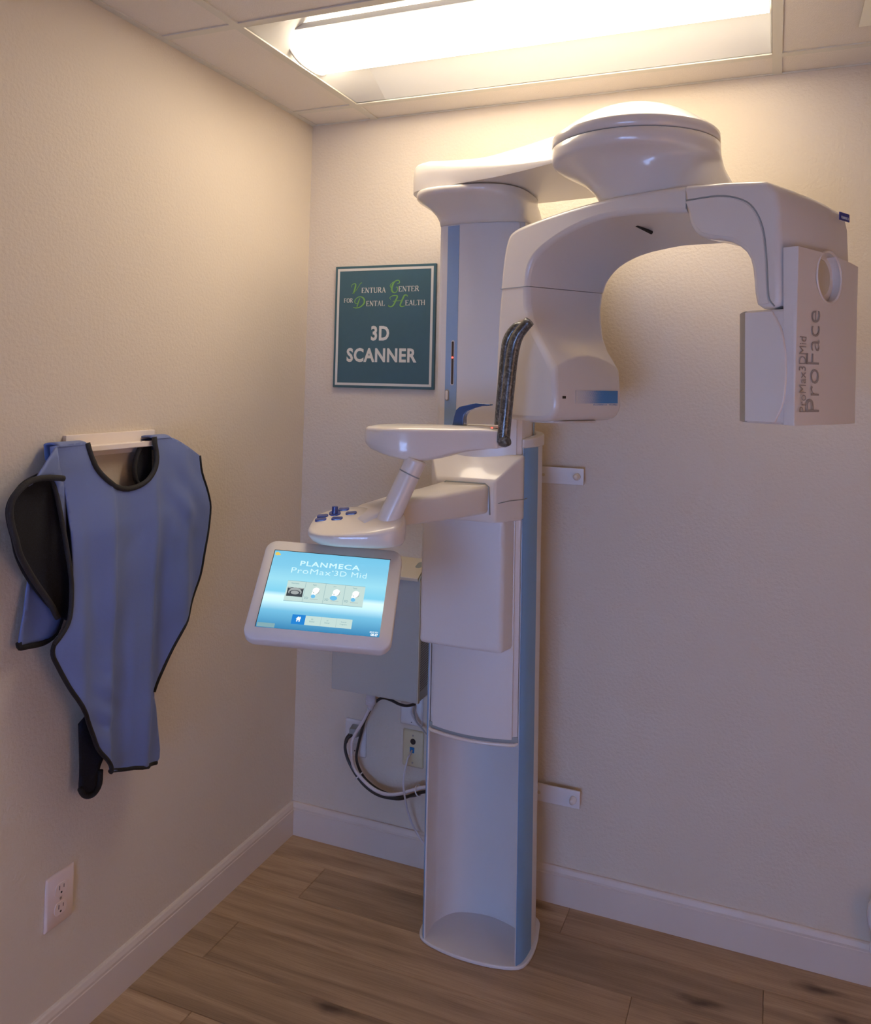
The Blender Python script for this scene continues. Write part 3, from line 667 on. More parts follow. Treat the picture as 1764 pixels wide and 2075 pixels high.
# chin table
ol = [Vector((x, y, 0)) for x, y in ((.573, -.655), (.585, -.690), (.622, -.714), (.662, -.729), (.705, -.724), (.76, -.692), (.82, -.655), (.874, -.629), (.884, -.614), (.887, -.575), (.874, -.560), (.82, -.560), (.76, -.575), (.70, -.592), (.635, -.612), (.590, -.628))]
olr = cr(ol, 4, True)
def tb(z, s, c=(.72, -.655), sx=None):
    sx = sx or s; return [(c[0]+(p.x-c[0])*sx, c[1]+(p.y-c[1])*s, z) for p in olr]
def tbz(f, s):        # height varying underside: deep in the middle, thin at the right end
    out = []
    for p in olr:
        s_ = 1-(1-s)*(.22 if p.x > .80 and s > .8 else 1); x = .72+(p.x-.72)*s_; y = -.655+(p.y+.655)*s
        out.append((x, y, f(x)))
    return out
def under(x):         # underside height along x
    K_ = [(.56, 1.322), (.60, 1.306), (.64, 1.298), (.68, 1.291), (.73, 1.287), (.76, 1.292), (.79, 1.303), (.82, 1.312), (.86, 1.316), (.90, 1.317)]
    for (a, b), (c, d) in zip(K_, K_[1:]):
        if a <= x <= c: return b+(d-b)*(x-a)/(c-a)
    return K_[-1][1] if x > .8 else K_[0][1]
tab = [tbz(under, .30), tbz(under, .60), tbz(under, .82), tbz(lambda x: under(x)+.002, .93), tbz(lambda x: under(x)+.007, .985), tbz(lambda x: lerp(under(x), 1.35, .4), 1.0), tb(1.348, .998), tb(1.353, .985), tb(1.3565, .95), tb(1.3605, .80), tb(1.3635, .5), tb(1.364, .2)]
P.append(loft('chin_table', tab, M['white']))
P.append(prism('laser_slot', [(.843, -.606), (.874, -.593), (.8735, -.5915), (.8425, -.6045)], 1.352, 1.3606, 'z', M['slot'])); tag(P[-1], 'thin dark red laser slot')
P.append(box('laser_light', .855, .859, -.6005, -.5985, 1.3560, 1.3612, M['led']))
P.append(box('table_ridge', .79, .872, -.578, -.566, 1.352, 1.3655, M['white'], bevel=.002))
P.append(cyl('indent', (.668, -.7245, 1.339), (.668, -.7215, 1.339), .002, M['grey'], N=8))
# chin rest
crp = [(.765, 1.357), (.771, 1.385), (.775, 1.398), (.783, 1.4055), (.815, 1.4135), (.822, 1.4155), (.857, 1.4135), (.855, 1.4095), (.838, 1.4085), (.822, 1.4040), (.803, 1.3960), (.796, 1.3880), (.794, 1.380), (.7945, 1.357)]
P.append(prism('chin_rest', crp, -.615, -.592, 'y', M['chin'], bevel=.003, ang=50)); tag(P[-1], 'dark blue glossy chin rest')
# temple supports
P.append(tube('temple_support', [(.891, -.620, 1.330), (.8925, -.620, 1.36), (.899, -.620, 1.436), (.906, -.620, 1.505), (.9115, -.620, 1.541), (.9205, -.622, 1.566), (.936, -.625, 1.585), (.949, -.628, 1.598)], [.0145, .0145, .0145, .014, .014, .0135, .0125, .0118], M['handle'], k=4, N=16))
P.append(tube('temple_support', [(.861, -.560, 1.325), (.863, -.560, 1.38), (.868, -.560, 1.45), (.874, -.560, 1.53), (.880, -.560, 1.563), (.898, -.562, 1.588), (.917, -.565, 1.592)], [.0125, .0125, .0125, .0125, .0125, .012, .011], M['handle'], k=4, N=16))
P.append(tube('support_foot', [(.872, -.590, 1.336), (.884, -.608, 1.333), (.896, -.626, 1.333), (.905, -.630, 1.336)], [.011, .0125, .013, .0115], M['handle'], k=4, N=14))
for t in P[-3:]: tag(t, 'dark grey speckled head support piece')

# touch display, built in its own frame then placed
DS = bpy.data.objects.new('touch_display', None); COL.objects.link(DS)
q = [(a, b) for a, b in rrect(-.1455, .1480, -.1135, .1130, .024, 6)]
def dl(o): o.parent = DS; return o
rg = []
for y, s in ((-.004, .985), (-.0015, .997), (.002, 1), (.015, 1.0), (.022, .985), (.028, .94)):
    rg.append([((a-.00125)*s+.00125, y, b*s) for a, b in q])
body = loft('touch_display', rg, M['white2']); 
DS2 = body
parts = []
parts.append(box('screen', -.123, .123, -.0048, -.0042, -.0875, .0875, M['screen']))
parts.append(pyd('screen_edge', *join([boxvf(-.1245, .1245, -.0046, -.0036, .0875, .0890), boxvf(-.1245, -.123, -.0046, -.0036, -.0875, .0875)]), M['dark']))
fs = lambda x, y, d: (x, -.0049-d, y)
fs2 = lambda x, y, d: (x, -.0055-d, y)
fs3 = lambda x, y, d: (x, -.0062-d, y)
parts.append(flat('display_title', [fit(textvf('PLANMECA', .02, space=1.12), -.0635+a_, .0615+a_, .0555+b_, .0667+b_) for a_, b_ in ((0, 0), (.0007, 0), (0, .0005), (.0007, .0005))], fs, M['ui_white'], None, .0003))
parts.append(flat('display_subtitle', [fit(textvf('ProMax', .02, offset=-.00012, space=1.08), -.079, .004, .0375, .0500), fit(textvf('3D Mid', .02, offset=-.00012, space=1.08), .0115, .079, .0385, .0505), ell(.0075, .0485, .0016, .0016, 10)], fs, M['ui_white'], None, .0003))
parts.append(flat('menu_bar', [rectvf(-.0805, .0805, -.027, .0185)], fs, M['ui_light'], None, .0003))
parts.append(flat('menu_lines', [rectvf(x-.0003, x+.0003, -.0265, .018) for x in (-.0425, -.001, .0395)]+[rectvf(-.0805, .0805, -.0276, -.0268), rectvf(-.0805, .0805, .0183, .0188)]+[fit(textvf(s, .006), x0, x1, .0118, .0148) for s, x0, x1 in (('Panoramic', -.072, -.056), ('Teeth', -.028, -.020), ('Jaw', .015, .021), ('Teeth', .055, .064))]+[fit(textvf('3D', .006), x, x+.008, -.0195, -.0150) for x in (-.040, .0015, .042)], fs2, M['ui_line'], None, .0003))
parts.append(flat('xray_preview', [rectvf(-.0775, -.0445, -.0165, .0035)], fs2, M['ui_dark'], None, .0003))
arc = [(-.061+.0125*math.cos(t), -.0075+.0075*math.sin(t)) for t in [math.pi*(-.15+1.3*i/14) for i in range(15)]]
parts.append(flat('xray_arch', [ribbon(arc, [.0012+.0035*math.sin(math.pi*i/14) for i in range(15)]), ell(-.061, -.008, .0085, .0042), ribbon([(-.077, .0025), (-.069, .0010), (-.061, .0028), (-.053, .0010), (-.045, .0025)], .0018)], fs3, M['ui_grey'], None, .0003))
for cx0, big in ((-.0195, 0), (.0225, 1), (.0625, 0)):
    parts.append(flat('skull_icon', [ell(cx0+.001, .0005, .0075, .0072), ell(cx0-.003, -.0065, .0045, .0045)], fs2, M['ui_bone'], None, .0003))
    parts.append(flat('jaw_icon', [ell(cx0-.003, -.0130, .0045+.003*big, .0042+.001*big)], lambda x, y, d: (x, -.0059-d, y), M['ui_jaw'], None, .0003))
    parts.append(flat('icon_shading', [ribbon([(cx0-.008, -.0195), (cx0+.008, -.0195)], [.0006, .0006]), ell(cx0-.0035, -.0045, .0011, .0010), ribbon([(cx0+.0082, .003), (cx0+.0070, -.004), (cx0+.003, -.008)], [.0008, .0016, .0006])], fs3, M['ui_grey'], None, .0003))
parts.append(flat('navigation_bar', [rectvf(-.0285, .0655, -.0756, -.0558)], fs, M['ui_light'], None, .0003))
parts.append(flat('home_button', [rectvf(-.0553, -.0285, -.0756, -.0552)], fs, M['ui_blue'], None, .0003))
parts.append(flat('home_icon', [([(-.0420, -.0590), (-.0470, -.0640), (-.0370, -.0640)], [(0, 1, 2)]), rectvf(-.0455, -.0432, -.0700, -.0640), rectvf(-.0408, -.0385, -.0700, -.0640), rectvf(-.0432, -.0408, -.0665, -.0640), rectvf(-.0390, -.0378, -.063, -.0595)], fs2, M['ui_pure'], None, .0003))
parts.append(flat('navigation_text', [fit(textvf(s, .006), x0, x1, z0, z0+.0026) for s, x0, x1, z0 in (('3D', -.0165, -.0125, -.0640), ('Dental', -.0195, -.0095, -.0690), ('All', .0145, .0175, -.0640), ('Dental', .011, .021, -.0690), ('Special', .043, .054, -.0645), ('Programs', .0415, .0555, -.0695))]+[rectvf(x, x+.0003, -.075, -.0565) for x in (.003, .034)], fs2, M['ui_line'], None, .0003))
parts.append(flat('clock', [fit(textvf('08:47', .006, offset=.0001), .1055, .1195, -.0865, -.0815), fit(textvf('09.02.2021', .006), .103, .1195, -.0800, -.0770)], fs, M['ui_pure'], None, .0003))
parts.append(flat('status_icon', [ell(-.1165, .0795, .0045, .0042), ell(-.1110, .0780, .0020, .0022)], fs, M['ui_amber'], None, .0003))
parts.append(flat('status_bar', [rectvf(-.121, -.086, -.0868, -.0780)], fs, M['ui_line'], None, .0002))
a_, b_, c_ = [math.radians(t) for t in (23.698, -44.774, 4.644)]
MT = Matrix.Translation((.591, -.862, 1.023)) @ Matrix.Rotation(a_, 4, 'Z') @ Matrix.Rotation(b_, 4, 'X') @ Matrix.Rotation(c_, 4, 'Y')
bpy.data.objects.remove(DS)
DS2.matrix_world = MT
for o in parts: o.parent = DS2
P.append(tube('display_bracket', [tuple(MT @ Vector((.0, .018, .06))), tuple(MT @ Vector((.0, .04, .10))), (.612, -.757, 1.110)], .016, M['dark'], k=3, N=12))
# parent all parts, keeping placement; some become sub-parts
rootinv = Matrix.Translation((-.72, .20, 0))
for o in P+[DS2]:
    o.parent = SC; o.matrix_parent_inverse = rootinv
def sub(child_names, par):
    bpy.context.view_layer.update()
    inv = par.matrix_world.inverted()
    for o in P:
        if o.name.split('.')[0] in child_names: o.parent = par; o.matrix_parent_inverse = inv
sub(('printed_stripe', 'laser_port', 'caption', 'collimator_base'), head)
sub(('laser_window',), carm); sub(('badge', 'badge_lettering', 'inner_cover'), endc)
sub(('lettering', 'front_panel', 'input_panel'), sens); sub(('camera_recess', 'camera_cover', 'recess_rim'), up_o)
podo = [o for o in P if o.name == 'control_pod'][0]; sub(('joystick', 'joystick_base', 'control_button'), podo)
mco = [o for o in P if o.name == 'front_cover'][0]; sub(('stripe', 'indicator_frame', 'indicator_slot', 'indicator_light', 'button', 'button_frame'), mco)
tbo = [o for o in P if o.name == 'chin_table'][0]; sub(('laser_slot', 'laser_light', 'table_ridge', 'indent'), tbo)

# wall brackets bolted beside the column
for z0, z1, lab in ((1.175, 1.222, 'white steel wall bracket beside the column, upper of two, at mid height'), (.280, .328, 'white steel wall bracket beside the column, lower of two, just above the baseboard')):
    r = empty('wall_bracket', (.88, 0, z0), lab, 'bracket', 'wall brackets bolting the column')
    K = [box('bracket_plate', .70, .943, -.030, -.0245, z0, z1, M['plate'], bevel=.001)]
    zc = (z0+z1)/2
    K.append(box('spacer', .70, .78, -.0755, -.030, z0+.004, z1-.004, M['plate']))
    K.append(cyl('standoff', (.926, -.0245, zc), (.926, 0, zc), .009, M['brass'], N=12)); K.append(cyl('standoff', (.826, -.0245, zc), (.826, 0, zc), .006, M['brass'], N=12))
    K.append(cyl('hole_plug', (.826, -.0312, zc), (.826, -.030, zc), .0048, M['boxtop'], N=16))
    K.append(loft('bolt_cap', [[(.925+q_*math.cos(t*math.pi/8), y, zc+q_*math.sin(t*math.pi/8)) for t in range(16)] for q_, y in ((.0100, -.030), (.0102, -.037), (.0098, -.039), (.0080, -.0395), (.0080, -.047), (.0065, -.051), (.002, -.0525))], M['white']))
    adopt(r, K)

# ================================================================== SIGN
sg = empty('wall_sign', (.289, 0, 1.633), 'teal green 3D SCANNER sign with white border on the back wall', 'sign')
K = [box('sign_board', .111, .4675, -.010, 0, 1.4355, 1.8305, M['signgreen'], bevel=.001)]
bo = (.119, .4595, 1.4435, 1.8225); bi = (.127, .4515, 1.4515, 1.8145)
fg = lambda x, y, d: (x, -.0100-d, y)
K.append(flat('border', [rectvf(bo[0], bo[1], bi[3], bo[3]), rectvf(bo[0], bo[1], bo[2], bi[2]), rectvf(bo[0], bi[0], bi[2], bi[3]), rectvf(bi[1], bo[1], bi[2], bi[3])], fg, M['signwhite'], None))
def bold(s, x0, x1, y0, y1): return fit(textvf(s, .1, offset=.0032, space=1.08), x0, x1, y0, y1)
for a_ in (('3D', .2460, .3105, 1.5875, 1.6355), ('SCANNER', .1595, .4075, 1.5185, 1.5640)): K.append(flat('main_lettering', [bold(*a_)], fg, M['signwhite'], None))
# serif small capitals from strokes
def g(ch):
    tk, tn, sf = .17, .07, .10; st = []
    def ln(x0, y0, x1, y1, w): st.append(ribbon([(x0, y0), (x1, y1)], w))
    def serif(x, y, w=.22): ln(x-w/2, y, x+w/2, y, tn)
    b, t = tn/2, 1-tn/2
    if ch in 'EFL':
        ln(.16, 0, .16, 1, tk); serif(.16, b); serif(.16, t)
        if ch != 'L': ln(.16, t, .66, t, tn); ln(.64, 1, .64, .80, tn*.8); ln(.16, .52, .52, .52, tn)
        if ch != 'F': ln(.16, b, .68, b, tn); ln(.68, 0, .70, .25, tn)
        w = .74
    elif ch == 'N':
        ln(.14, 0, .14, 1, tn); ln(.10, 1, .74, 0, tk); ln(.74, 0, .74, 1, tn); serif(.14, b); serif(.12, t); serif(.74, t); w = .88
    elif ch == 'T':
        ln(.40, 0, .40, 1, tk); serif(.40, b, .32); ln(.02, t, .78, t, tn); ln(.04, 1, .04, .80, tn*.8); ln(.76, 1, .76, .80, tn*.8); w = .80
    elif ch == 'U':
        p = [(.14, 1), (.14, .35), (.22, .10), (.42, .03), (.62, .10), (.70, .35), (.70, 1)]; c = cr([(a, b_, 0) for a, b_ in p], 4); st.append(ribbon([(v.x, v.y) for v in c], [lerp(tk, tn, i/(len(c)-1)) for i in range(len(c))])); serif(.14, t); serif(.70, t); w = .84
    elif ch == 'R':
        ln(.16, 0, .16, 1, tk); serif(.16, b); serif(.16, t); p = [(.16, t), (.45, t), (.60, .85), (.60, .68), (.45, .52), (.16, .50)]; c = cr([(a, b_, 0) for a, b_ in p], 4); st.append(ribbon([(v.x, v.y) for v in c], [tn+.09*math.sin(math.pi*i/(len(c)-1)) for i in range(len(c))])); ln(.38, .52, .76, 0, tk); w = .80
    elif ch == 'A':
        ln(.40, 1, .10, 0, tn); ln(.38, 1, .72, 0, tk); ln(.20, .35, .60, .35, tn); serif(.10, b); serif(.72, b); w = .82
    elif ch == 'O':
        c = [(.44+.36*math.cos(2*math.pi*i/28), .5+.48*math.sin(2*math.pi*i/28)) for i in range(29)]; st.append(ribbon(c, [tn+.10*abs(math.cos(2*math.pi*i/28)) for i in range(29)])); w = .88
    elif ch == 'D':
        ln(.16, 0, .16, 1, tk); serif(.16, b); p = [(.08, t), (.40, t), (.70, .80), (.78, .5), (.70, .20), (.40, b), (.08, b)]; c = cr([(a, b_, 0) for a, b_ in p], 4); st.append(ribbon([(v.x, v.y) for v in c], [tn+.10*math.sin(math.pi*i/(len(c)-1)) for i in range(len(c))])); w = .86
    elif ch == 'H':
        ln(.16, 0, .16, 1, tk); ln(.72, 0, .72, 1, tk); ln(.16, .5, .72, .5, tn)
        for x in (.16, .72): serif(x, b); serif(x, t)
        w = .90
    return st, w
def word(s, x0, x1, y0, y1):
    out = []; x = 0
    for ch in s:
        st, w_ = g(ch); out += [([(v[0]+x, v[1]) for v in V_], F_) for V_, F_ in st]; x += w_+.06
    x -= .06
    return [([(x0+v[0]/x*(x1-x0), y0+v[1]*(y1-y0)) for v in V_], F_) for V_, F_ in out]
# sign pixel layout measured on the board, in metres
def X(px): return .111+(px-232)/1170*.3565
for a_ in (('ENTURA', .2075, .2945, 1.7420, 1.7590), ('ENTER', .3395, .4105, 1.7440, 1.7610), ('FOR', .1440, .1765, 1.7115, 1.7255), ('ENTAL', .2255, .2925, 1.6990, 1.7160), ('EALTH', .3640, .4330, 1.6995, 1.7165)): K.append(flat('small_capitals', word(*a_), fg, M['signwhite'], None))
def swash(pts, ws, x0, y0, sx, sy):
    c = cr([(a, b_, 0) for a, b_ in pts], 6); m_ = len(c)-1; k_ = len(ws)-1; W = []
    for i in range(m_+1):
        t = i/m_*k_; a = min(int(t), k_-1); W.append(lerp(ws[a], ws[a+1], t-a)*sy)
    return ribbon([(x0+v.x*sx, y0+v.y*sy) for v in c], W)
def addglyph(strokes, x0, y0, sx, sy):
    K.append(tag(flat('script_capital', [swash(p, w_, x0, y0, sx, sy) for p, w_ in strokes], fg, M['signlime'], None), 'lime green script capital'))
Vg = [([(.02, .60), (.05, .80), (.25, .93), (.40, .88), (.38, .60), (.22, .05)], [.03, .05, .06, .12, .16, .10]), ([(.22, .05), (.55, .45), (.85, .95), (.98, .98)], [.04, .05, .05, .08]), ([(.10, .08), (.22, .05), (.34, .08)], [.03, .05, .03])]
Cg = [([(.72, .72), (.92, .80), (.90, .97), (.70, 1.0), (.45, .88), (.25, .55), (.22, .22), (.42, .03), (.68, .10), (.78, .35), (.70, .48), (.60, .42)], [.05, .08, .06, .08, .12, .16, .15, .10, .06, .08, .07, .04]), ([(.22, .30), (.05, .60), (.30, .85), (.60, .97)], [.03, .06, .05, .04])]
Dg = [([(.55, .85), (.45, .55), (.32, .10)], [.08, .13, .10]), ([(.0, .06), (.25, .0), (.60, .08), (.90, .40), (.88, .78), (.60, .98), (.30, .88), (.12, .60), (.20, .40), (.40, .42), (.50, .55)], [.05, .10, .10, .15, .14, .08, .07, .08, .06, .05, .03])]
Hg = [([(.10, .62), (.06, .78), (.18, .93), (.36, .97), (.46, .88), (.38, .55), (.26, .14), (.12, .0), (.0, .06), (.03, .16)], [.04, .06, .07, .07, .13, .15, .14, .09, .07, .05]), ([(.22, .47), (.50, .50), (.74, .50)], [.05, .06, .05]), ([(1.0, .84), (.96, .97), (.84, .97), (.76, .72), (.66, .34), (.62, .10), (.72, .0), (.88, .08)], [.05, .08, .12, .15, .15, .13, .09, .04])]
addglyph(Vg, .1695, 1.7395, .040, .036); addglyph(Cg, .3080, 1.7400, .037, .040); addglyph(Dg, .1785, 1.6940, .044, .037); addglyph(Hg, .3060, 1.6960, .066, .037)
adopt(sg, K)

# ================================================================== POWER BOX ON THE WALL
bx = empty('control_box', (.33, 0, .515), 'grey steel wall-mounted control box behind the touch display', 'control box')
K = [prism('case', [(-.100, .515), (0, .515), (0, .900), (-.088, .884), (-.100, .872)], .187, .474, 'x', M['box'], bevel=.002, ang=20)]
K.append(loft('lid', [[(x, y, z) for y, z in ((-.104, .868), (-.104, .878), (-.080, .8915), (0, .9145), (0, .900), (-.088, .884))] for x in (.184, .470)], M['boxtop'], bevel=.002, ang=20))
nv = 46
K.append(pyd('side_louvres', *join([([(.4742, -.082+dy, .545+i*.0069+dz) for dy, dz in ((0, 0), (.060, .004), (.060, .0060), (0, .0020))]+[(.4748, -.082+dy, .545+i*.0069+dz) for dy, dz in ((0, 0), (.060, .004), (.060, .0060), (0, .0020))], [(0, 1, 2, 3), (4, 7, 6, 5), (0, 4, 5, 1), (1, 5, 6, 2), (2, 6, 7, 3), (3, 7, 4, 0)]) for i in range(nv)]), M['louvre'])); K[-1]['kind'] = 'stuff'
K.append(pyd('side_rib', *boxvf(.474, .4765, -.100, -.088, .515, .870), M['boxtop']))
sl = [(.447+a, -.040+b) for a, b in rrect(-.010, .010, -.018, .018, .0095)]
K.append(loft('lid_slot', [[(x, y, .9145+y*.2875+.0004) for x, y in sl], [(x, y, .9145+y*.2875-.004) for x, y in sl]], M['seam'], smooth=False))
adopt(bx, K)
gl = empty('cable_gland', (.301, -.06, .515), 'white ribbed cable gland under the grey control box', 'cable gland')
K = [loft('gland_body', [[(.301+r_*math.cos(t*math.pi/10), -.055+r_*math.sin(t*math.pi/10), z) for t in range(20)] for r_, z in ((.013, .516), (.013, .500), (.0145, .498), (.0145, .494), (.0135, .492), (.0165, .488), (.0165, .482), (.014, .480), (.0165, .477), (.0165, .472), (.010, .468), (.0075, .456))], M['cable'])]
adopt(gl, K)
# wall plates
def plate(name, x0, x1, z0, z1, m, label, cat, group=None):
    r = empty(name, ((x0+x1)/2, 0, z0), label, cat, group)
    K = [loft('cover_plate', [[(x, y, z) for x, z in rrect(x0+i, x1-i, z0+i, z1-i, .004, 3)] for y, i in ((0, 0), (-.003, 0), (-.0062, .004))], m)]
    return r, K
r, K = plate('outlet_plate', .188, .262, .281, .393, M['plate'], 'white duplex outlet plate behind the cable loop on the back wall', 'outlet')
K.append(prism('receptacle', rrect(.210, .240, .292, .320, .008), -.009, -.006, 'y', M['plate'])); K.append(cyl('ground_hole', (.226, -.0098, .300), (.226, -.009, .300), .002, M['dark'], N=8))
adopt(r, K)
r, K = plate('data_plate', .388, .457, .286, .395, M['cream'], 'ivory data jack wall plate with black hole and blue jack', 'wall plate')
K.append(cyl('cable_hole', (.423, -.0068, .362), (.423, -.0060, .362), .0088, M['dark'], N=20)); K.append(box('data_jack', .414, .428, -.0085, -.005, .329, .345, M['bluejack'])); tag(K[-1], 'blue data jack')
for z in (.380, .299): K.append(cyl('screw', (.4225, -.0072, z), (.4225, -.006, z), .003, M['brass'], N=10))
adopt(r, K)
r, K = plate('blank_plate', .378, .452, .409, .512, M['plate'], 'white wall plate under the control box, above the ivory data plate', 'wall plate')
K.append(cyl('screw', (.4165, -.0070, .4185), (.4165, -.006, .4185), .0015, M['dark'], N=8)); adopt(r, K)
# outlet on the left wall
r = empty('outlet_plate', (0, -.949, .265), 'white duplex power outlet low on the left wall beneath the apron', 'outlet')
K = [loft('cover_plate', [[(x, a, b) for a, b in rrect(-.988+i, -.911-i, .266+i, .379-i, .003, 3)] for x, i in ((0, 0), (.002, 0), (.0055, .004))], M['outlet'])]
for zc in (.3425, .3025):
    ov = [(-.9495+.0165*c_*(abs(c_)**-.25 if c_ else 1), zc+min(.0135, max(-.0135, .0165*s_))) for c_, s_ in [(math.cos(t*math.pi/12), math.sin(t*math.pi/12)) for t in range(24)]]
    rec = prism('receptacle', ov, .0050, .0078, 'x', M['outlet'], bevel=.0008, ang=60); K.append(rec)
    K.append(box('slot', .0078, .0082, -.9565, -.9549, zc+.000, zc+.009, M['dark'])); K.append(box('slot', .0078, .0082, -.9445, -.9431, zc+.001, zc+.008, M['dark'])); K.append(cyl('slot', (.0076, -.950, zc-.0065), (.0082, -.950, zc-.0065), .0023, M['dark'], N=10))
K.append(cyl('screw', (.005, -.9495, .3225), (.0066, -.9495, .3225), .0028, M['brass'], N=10))
adopt(r, K)

# ================================================================== CABLES
def cab(name, pts, rad, m, label, cat='cable'):
    o = tube(name, pts, rad, m, k=6, N=8); return tag(o, label, cat)
def yz(pts, ys_): return [(x, y, z) for (x, z), y in zip(pts, ys_)]
n1 = [(.235, .358), (.224, .356), (.213, .343), (.2105, .321), (.219, .292), (.237, .264), (.258, .240), (.283, .220), (.318, .2045), (.354, .2005), (.402, .206), (.437, .224), (.478, .245), (.56, .275)]
blk1 = cab('black_cable', yz(n1, [-.026, -.036, -.042]+[-.045]*8+[-.05, -.055, -.07]), .0046, M['black'], 'black power cord with grey plug looping left of the column')
n2 = [(.440, .487), (.412, .477), (.385, .477), (.359, .483), (.332, .486), (.314, .478), (.294, .455), (.272, .415), (.259, .373), (.248, .328), (.243, .291), (.252, .262), (.270, .238), (.293, .222), (.322, .210), (.352, .2045), (.385, .2025), (.440, .216), (.478, .236), (.56, .265)]
cab('black_cable', yz(n2, [-.035, -.034, -.032, -.030, -.030, -.032]+[-.030]*13+[-.05]), .0042, M['black'], 'thin black cable arching from the control box underside down the loop')
n3 = [(.301, .462), (.292, .446), (.273, .411), (.252, .376), (.240, .348), (.239, .319), (.243, .288), (.255, .265), (.278, .244), (.308, .226), (.337, .217), (.366, .216), (.406, .226), (.441, .242), (.482, .261), (.56, .29)]
cab('white_cable', yz(n3, [-.055, -.058]+[-.056]*12+[-.058, -.07]), .0052, M['cable'], 'thick white cable hanging from the white gland in a loop')
cab('network_cable', [(.4225, -.012, .338), (.423, -.022, .334), (.421, -.040, .322), (.419, -.056, .290), (.420, -.064, .254), (.428, -.064, .214), (.432, -.052, .176), (.445, -.036, .127), (.482, -.04, .09), (.545, -.05, .062), (.60, -.065, .05)], .0030, M['cable'], 'thin white network cable plugged into the blue jack')
cab('phone_cable', [(.425, -.016, .497), (.4235, -.018, .474), (.422, -.022, .453), (.439, -.026, .432), (.46, -.028, .415), (.476, -.03, .404), (.52, -.05, .39)], .0026, M['cable'], 'thin grey cable crossing the blank white plate')
cab('phone_cable', [(.432, -.018, .497), (.4315, -.020, .474), (.433, -.026, .455), (.445, -.034, .436), (.465, -.034, .418), (.480, -.036, .406), (.53, -.055, .395)], .0024, M['grey'], 'thin darker cable beside the grey one, over the blank white plate')
pg = empty('power_plug', (.232, -.02, .365), 'dark grey power plug in the outlet behind the cable loop', 'plug')
adopt(pg, [loft('plug_body', [[(x, -.0095-.026*t+(0), z) for x, z in rrect(.214+.004*t, .250-.003*t, .350+.002*t, .382-.004*t, .006, 3)] for t in (0, .5, 1)], M['seam'], bevel=.002), tube('strain_relief', [(.222, -.026, .357), (.214, -.038, .348), (.211, -.043, .335)], [.008, .0065, .0055], M['black'], k=3)])
def tie(x, y, z, dx, dz, r_, label):
    V, F = [], []
    d = Vector((dx, 0, dz)).normalized(); a = Vector((0, 1, 0)); b = d.cross(a)
    rings = []
    for s in (-.002, .002):
        for rr in (r_, r_+.001): rings.append([Vector((x, y, z))+d*s+(a*math.cos(t*math.pi/8)*rr*1.3+b*math.sin(t*math.pi/8)*rr) for t in range(16)])
    rr = [rings[0], rings[1], rings[3], rings[2], rings[0]]
    V, F = loftvf(rr, False, False); o = pyd('cable_tie', V, F, M['clear'], None, True); tag(o, label, 'cable tie', 'cable ties on the loop')
tie(.2615, -.046, .2460, .7, -.65, .0125, 'clear cable tie at the lower left of the cable loop')
tie(.464, -.053, .2465, 1, .45, .014, 'clear cable tie on the loop next to the column')
tie(.2985, -.054, .4575, -.3, -1, .0075, 'clear cable tie just below the white gland')

# ================================================================== APRON ON ITS RACK
rk = empty('wall_rack', (0, -.86, 1.276), 'white wall rack with a ledge rail that holds the blue lead apron', 'rack')
adopt(rk, [box('back_plate', 0, .010, -.996, -.718, 1.276, 1.3265, M['rack'], bevel=.001), box('ledge', .010, .040, -.990, -.724, 1.296, 1.302, M['rack'], bevel=.001), box('ledge_lip', .037, .042, -.990, -.724, 1.290, 1.303, M['rack'], bevel=.002)])
ap = empty('lead_apron', (.06, -.86, 1.31), 'blue lead apron with black edging draped over the white rack on the left wall', 'apron')
K = []
def bump(y, c, w): return math.exp(-((y-c)/w)**2)
def crest(y, c, w=.075, k=.004):      # rounded crest: gentle slope on the left, steep fall on the right
    return math.exp(-max(0, c-y)/w)/(1+math.exp(min(60, (y-c)/k)))
def fold(y, z):       # distance of the front cloth from the wall
    t = max(0, min(1, (1.31-z)/.75)); g1 = min(1, t*2.2)
    x = .050+.020*min(1, t*4)
    x += g1*(.024*crest(y, -.912+.012*t)+.018*crest(y, -.765-.012*t, .05)+.012*crest(y, -1.005+.03*t, .04, .006)*min(1, t*2))
    x -= g1*(.006*bump(y, -.865, .03)+.010*bump(y, -.735-.012*t, .02))
    x += .010*crest(y, -.835, .04, .006)*max(0, t-.35)*1.6
    x += .010*bump(y, -.66, .03)*min(1, t*3)
    x += .0035*math.sin(y*38+z*9+1)*min(1, t*3)+.0012*math.sin(z*34-y*21)
    d = (z-1.17)*.8+(y+.72)*.9            # soft diagonal creases at the right shoulder
    x += .003*math.sin(d*75)*bump(y, -.66, .07)*bump(z, 1.16, .08)
    x += .0022*math.sin((z+y*.7)*110)*bump(y, -.93, .04)*bump(z, .70, .12)
    if y > -.66: x -= .14*(y+.66)
    if y < -1.0: x -= .12*(-1.0-y)
    if z > 1.27: x = lerp(x, .048, ((z-1.27)/.04)**1.5)
    return max(.012, x)
Lb = [(-1.072, 1.309), (-1.060, 1.269), (-1.043, 1.232), (-1.034, 1.188), (-1.029, 1.128), (-1.026, 1.069), (-1.026, 1.022), (-1.027, .971), (-1.033, .942), (-1.046, .922), (-1.059, .907), (-1.062, .885), (-1.051, .859), (-1.024, .808), (-.996, .760), (-.967, .702), (-.944, .653), (-.920, .620), (-.908, .598), (-.902, .585)]
Bb = [(-.86, .569), (-.82, .558), (-.757, .536), (-.731, .531)]
Bb2 = [(-.724, .540), (-.7225, .560)]
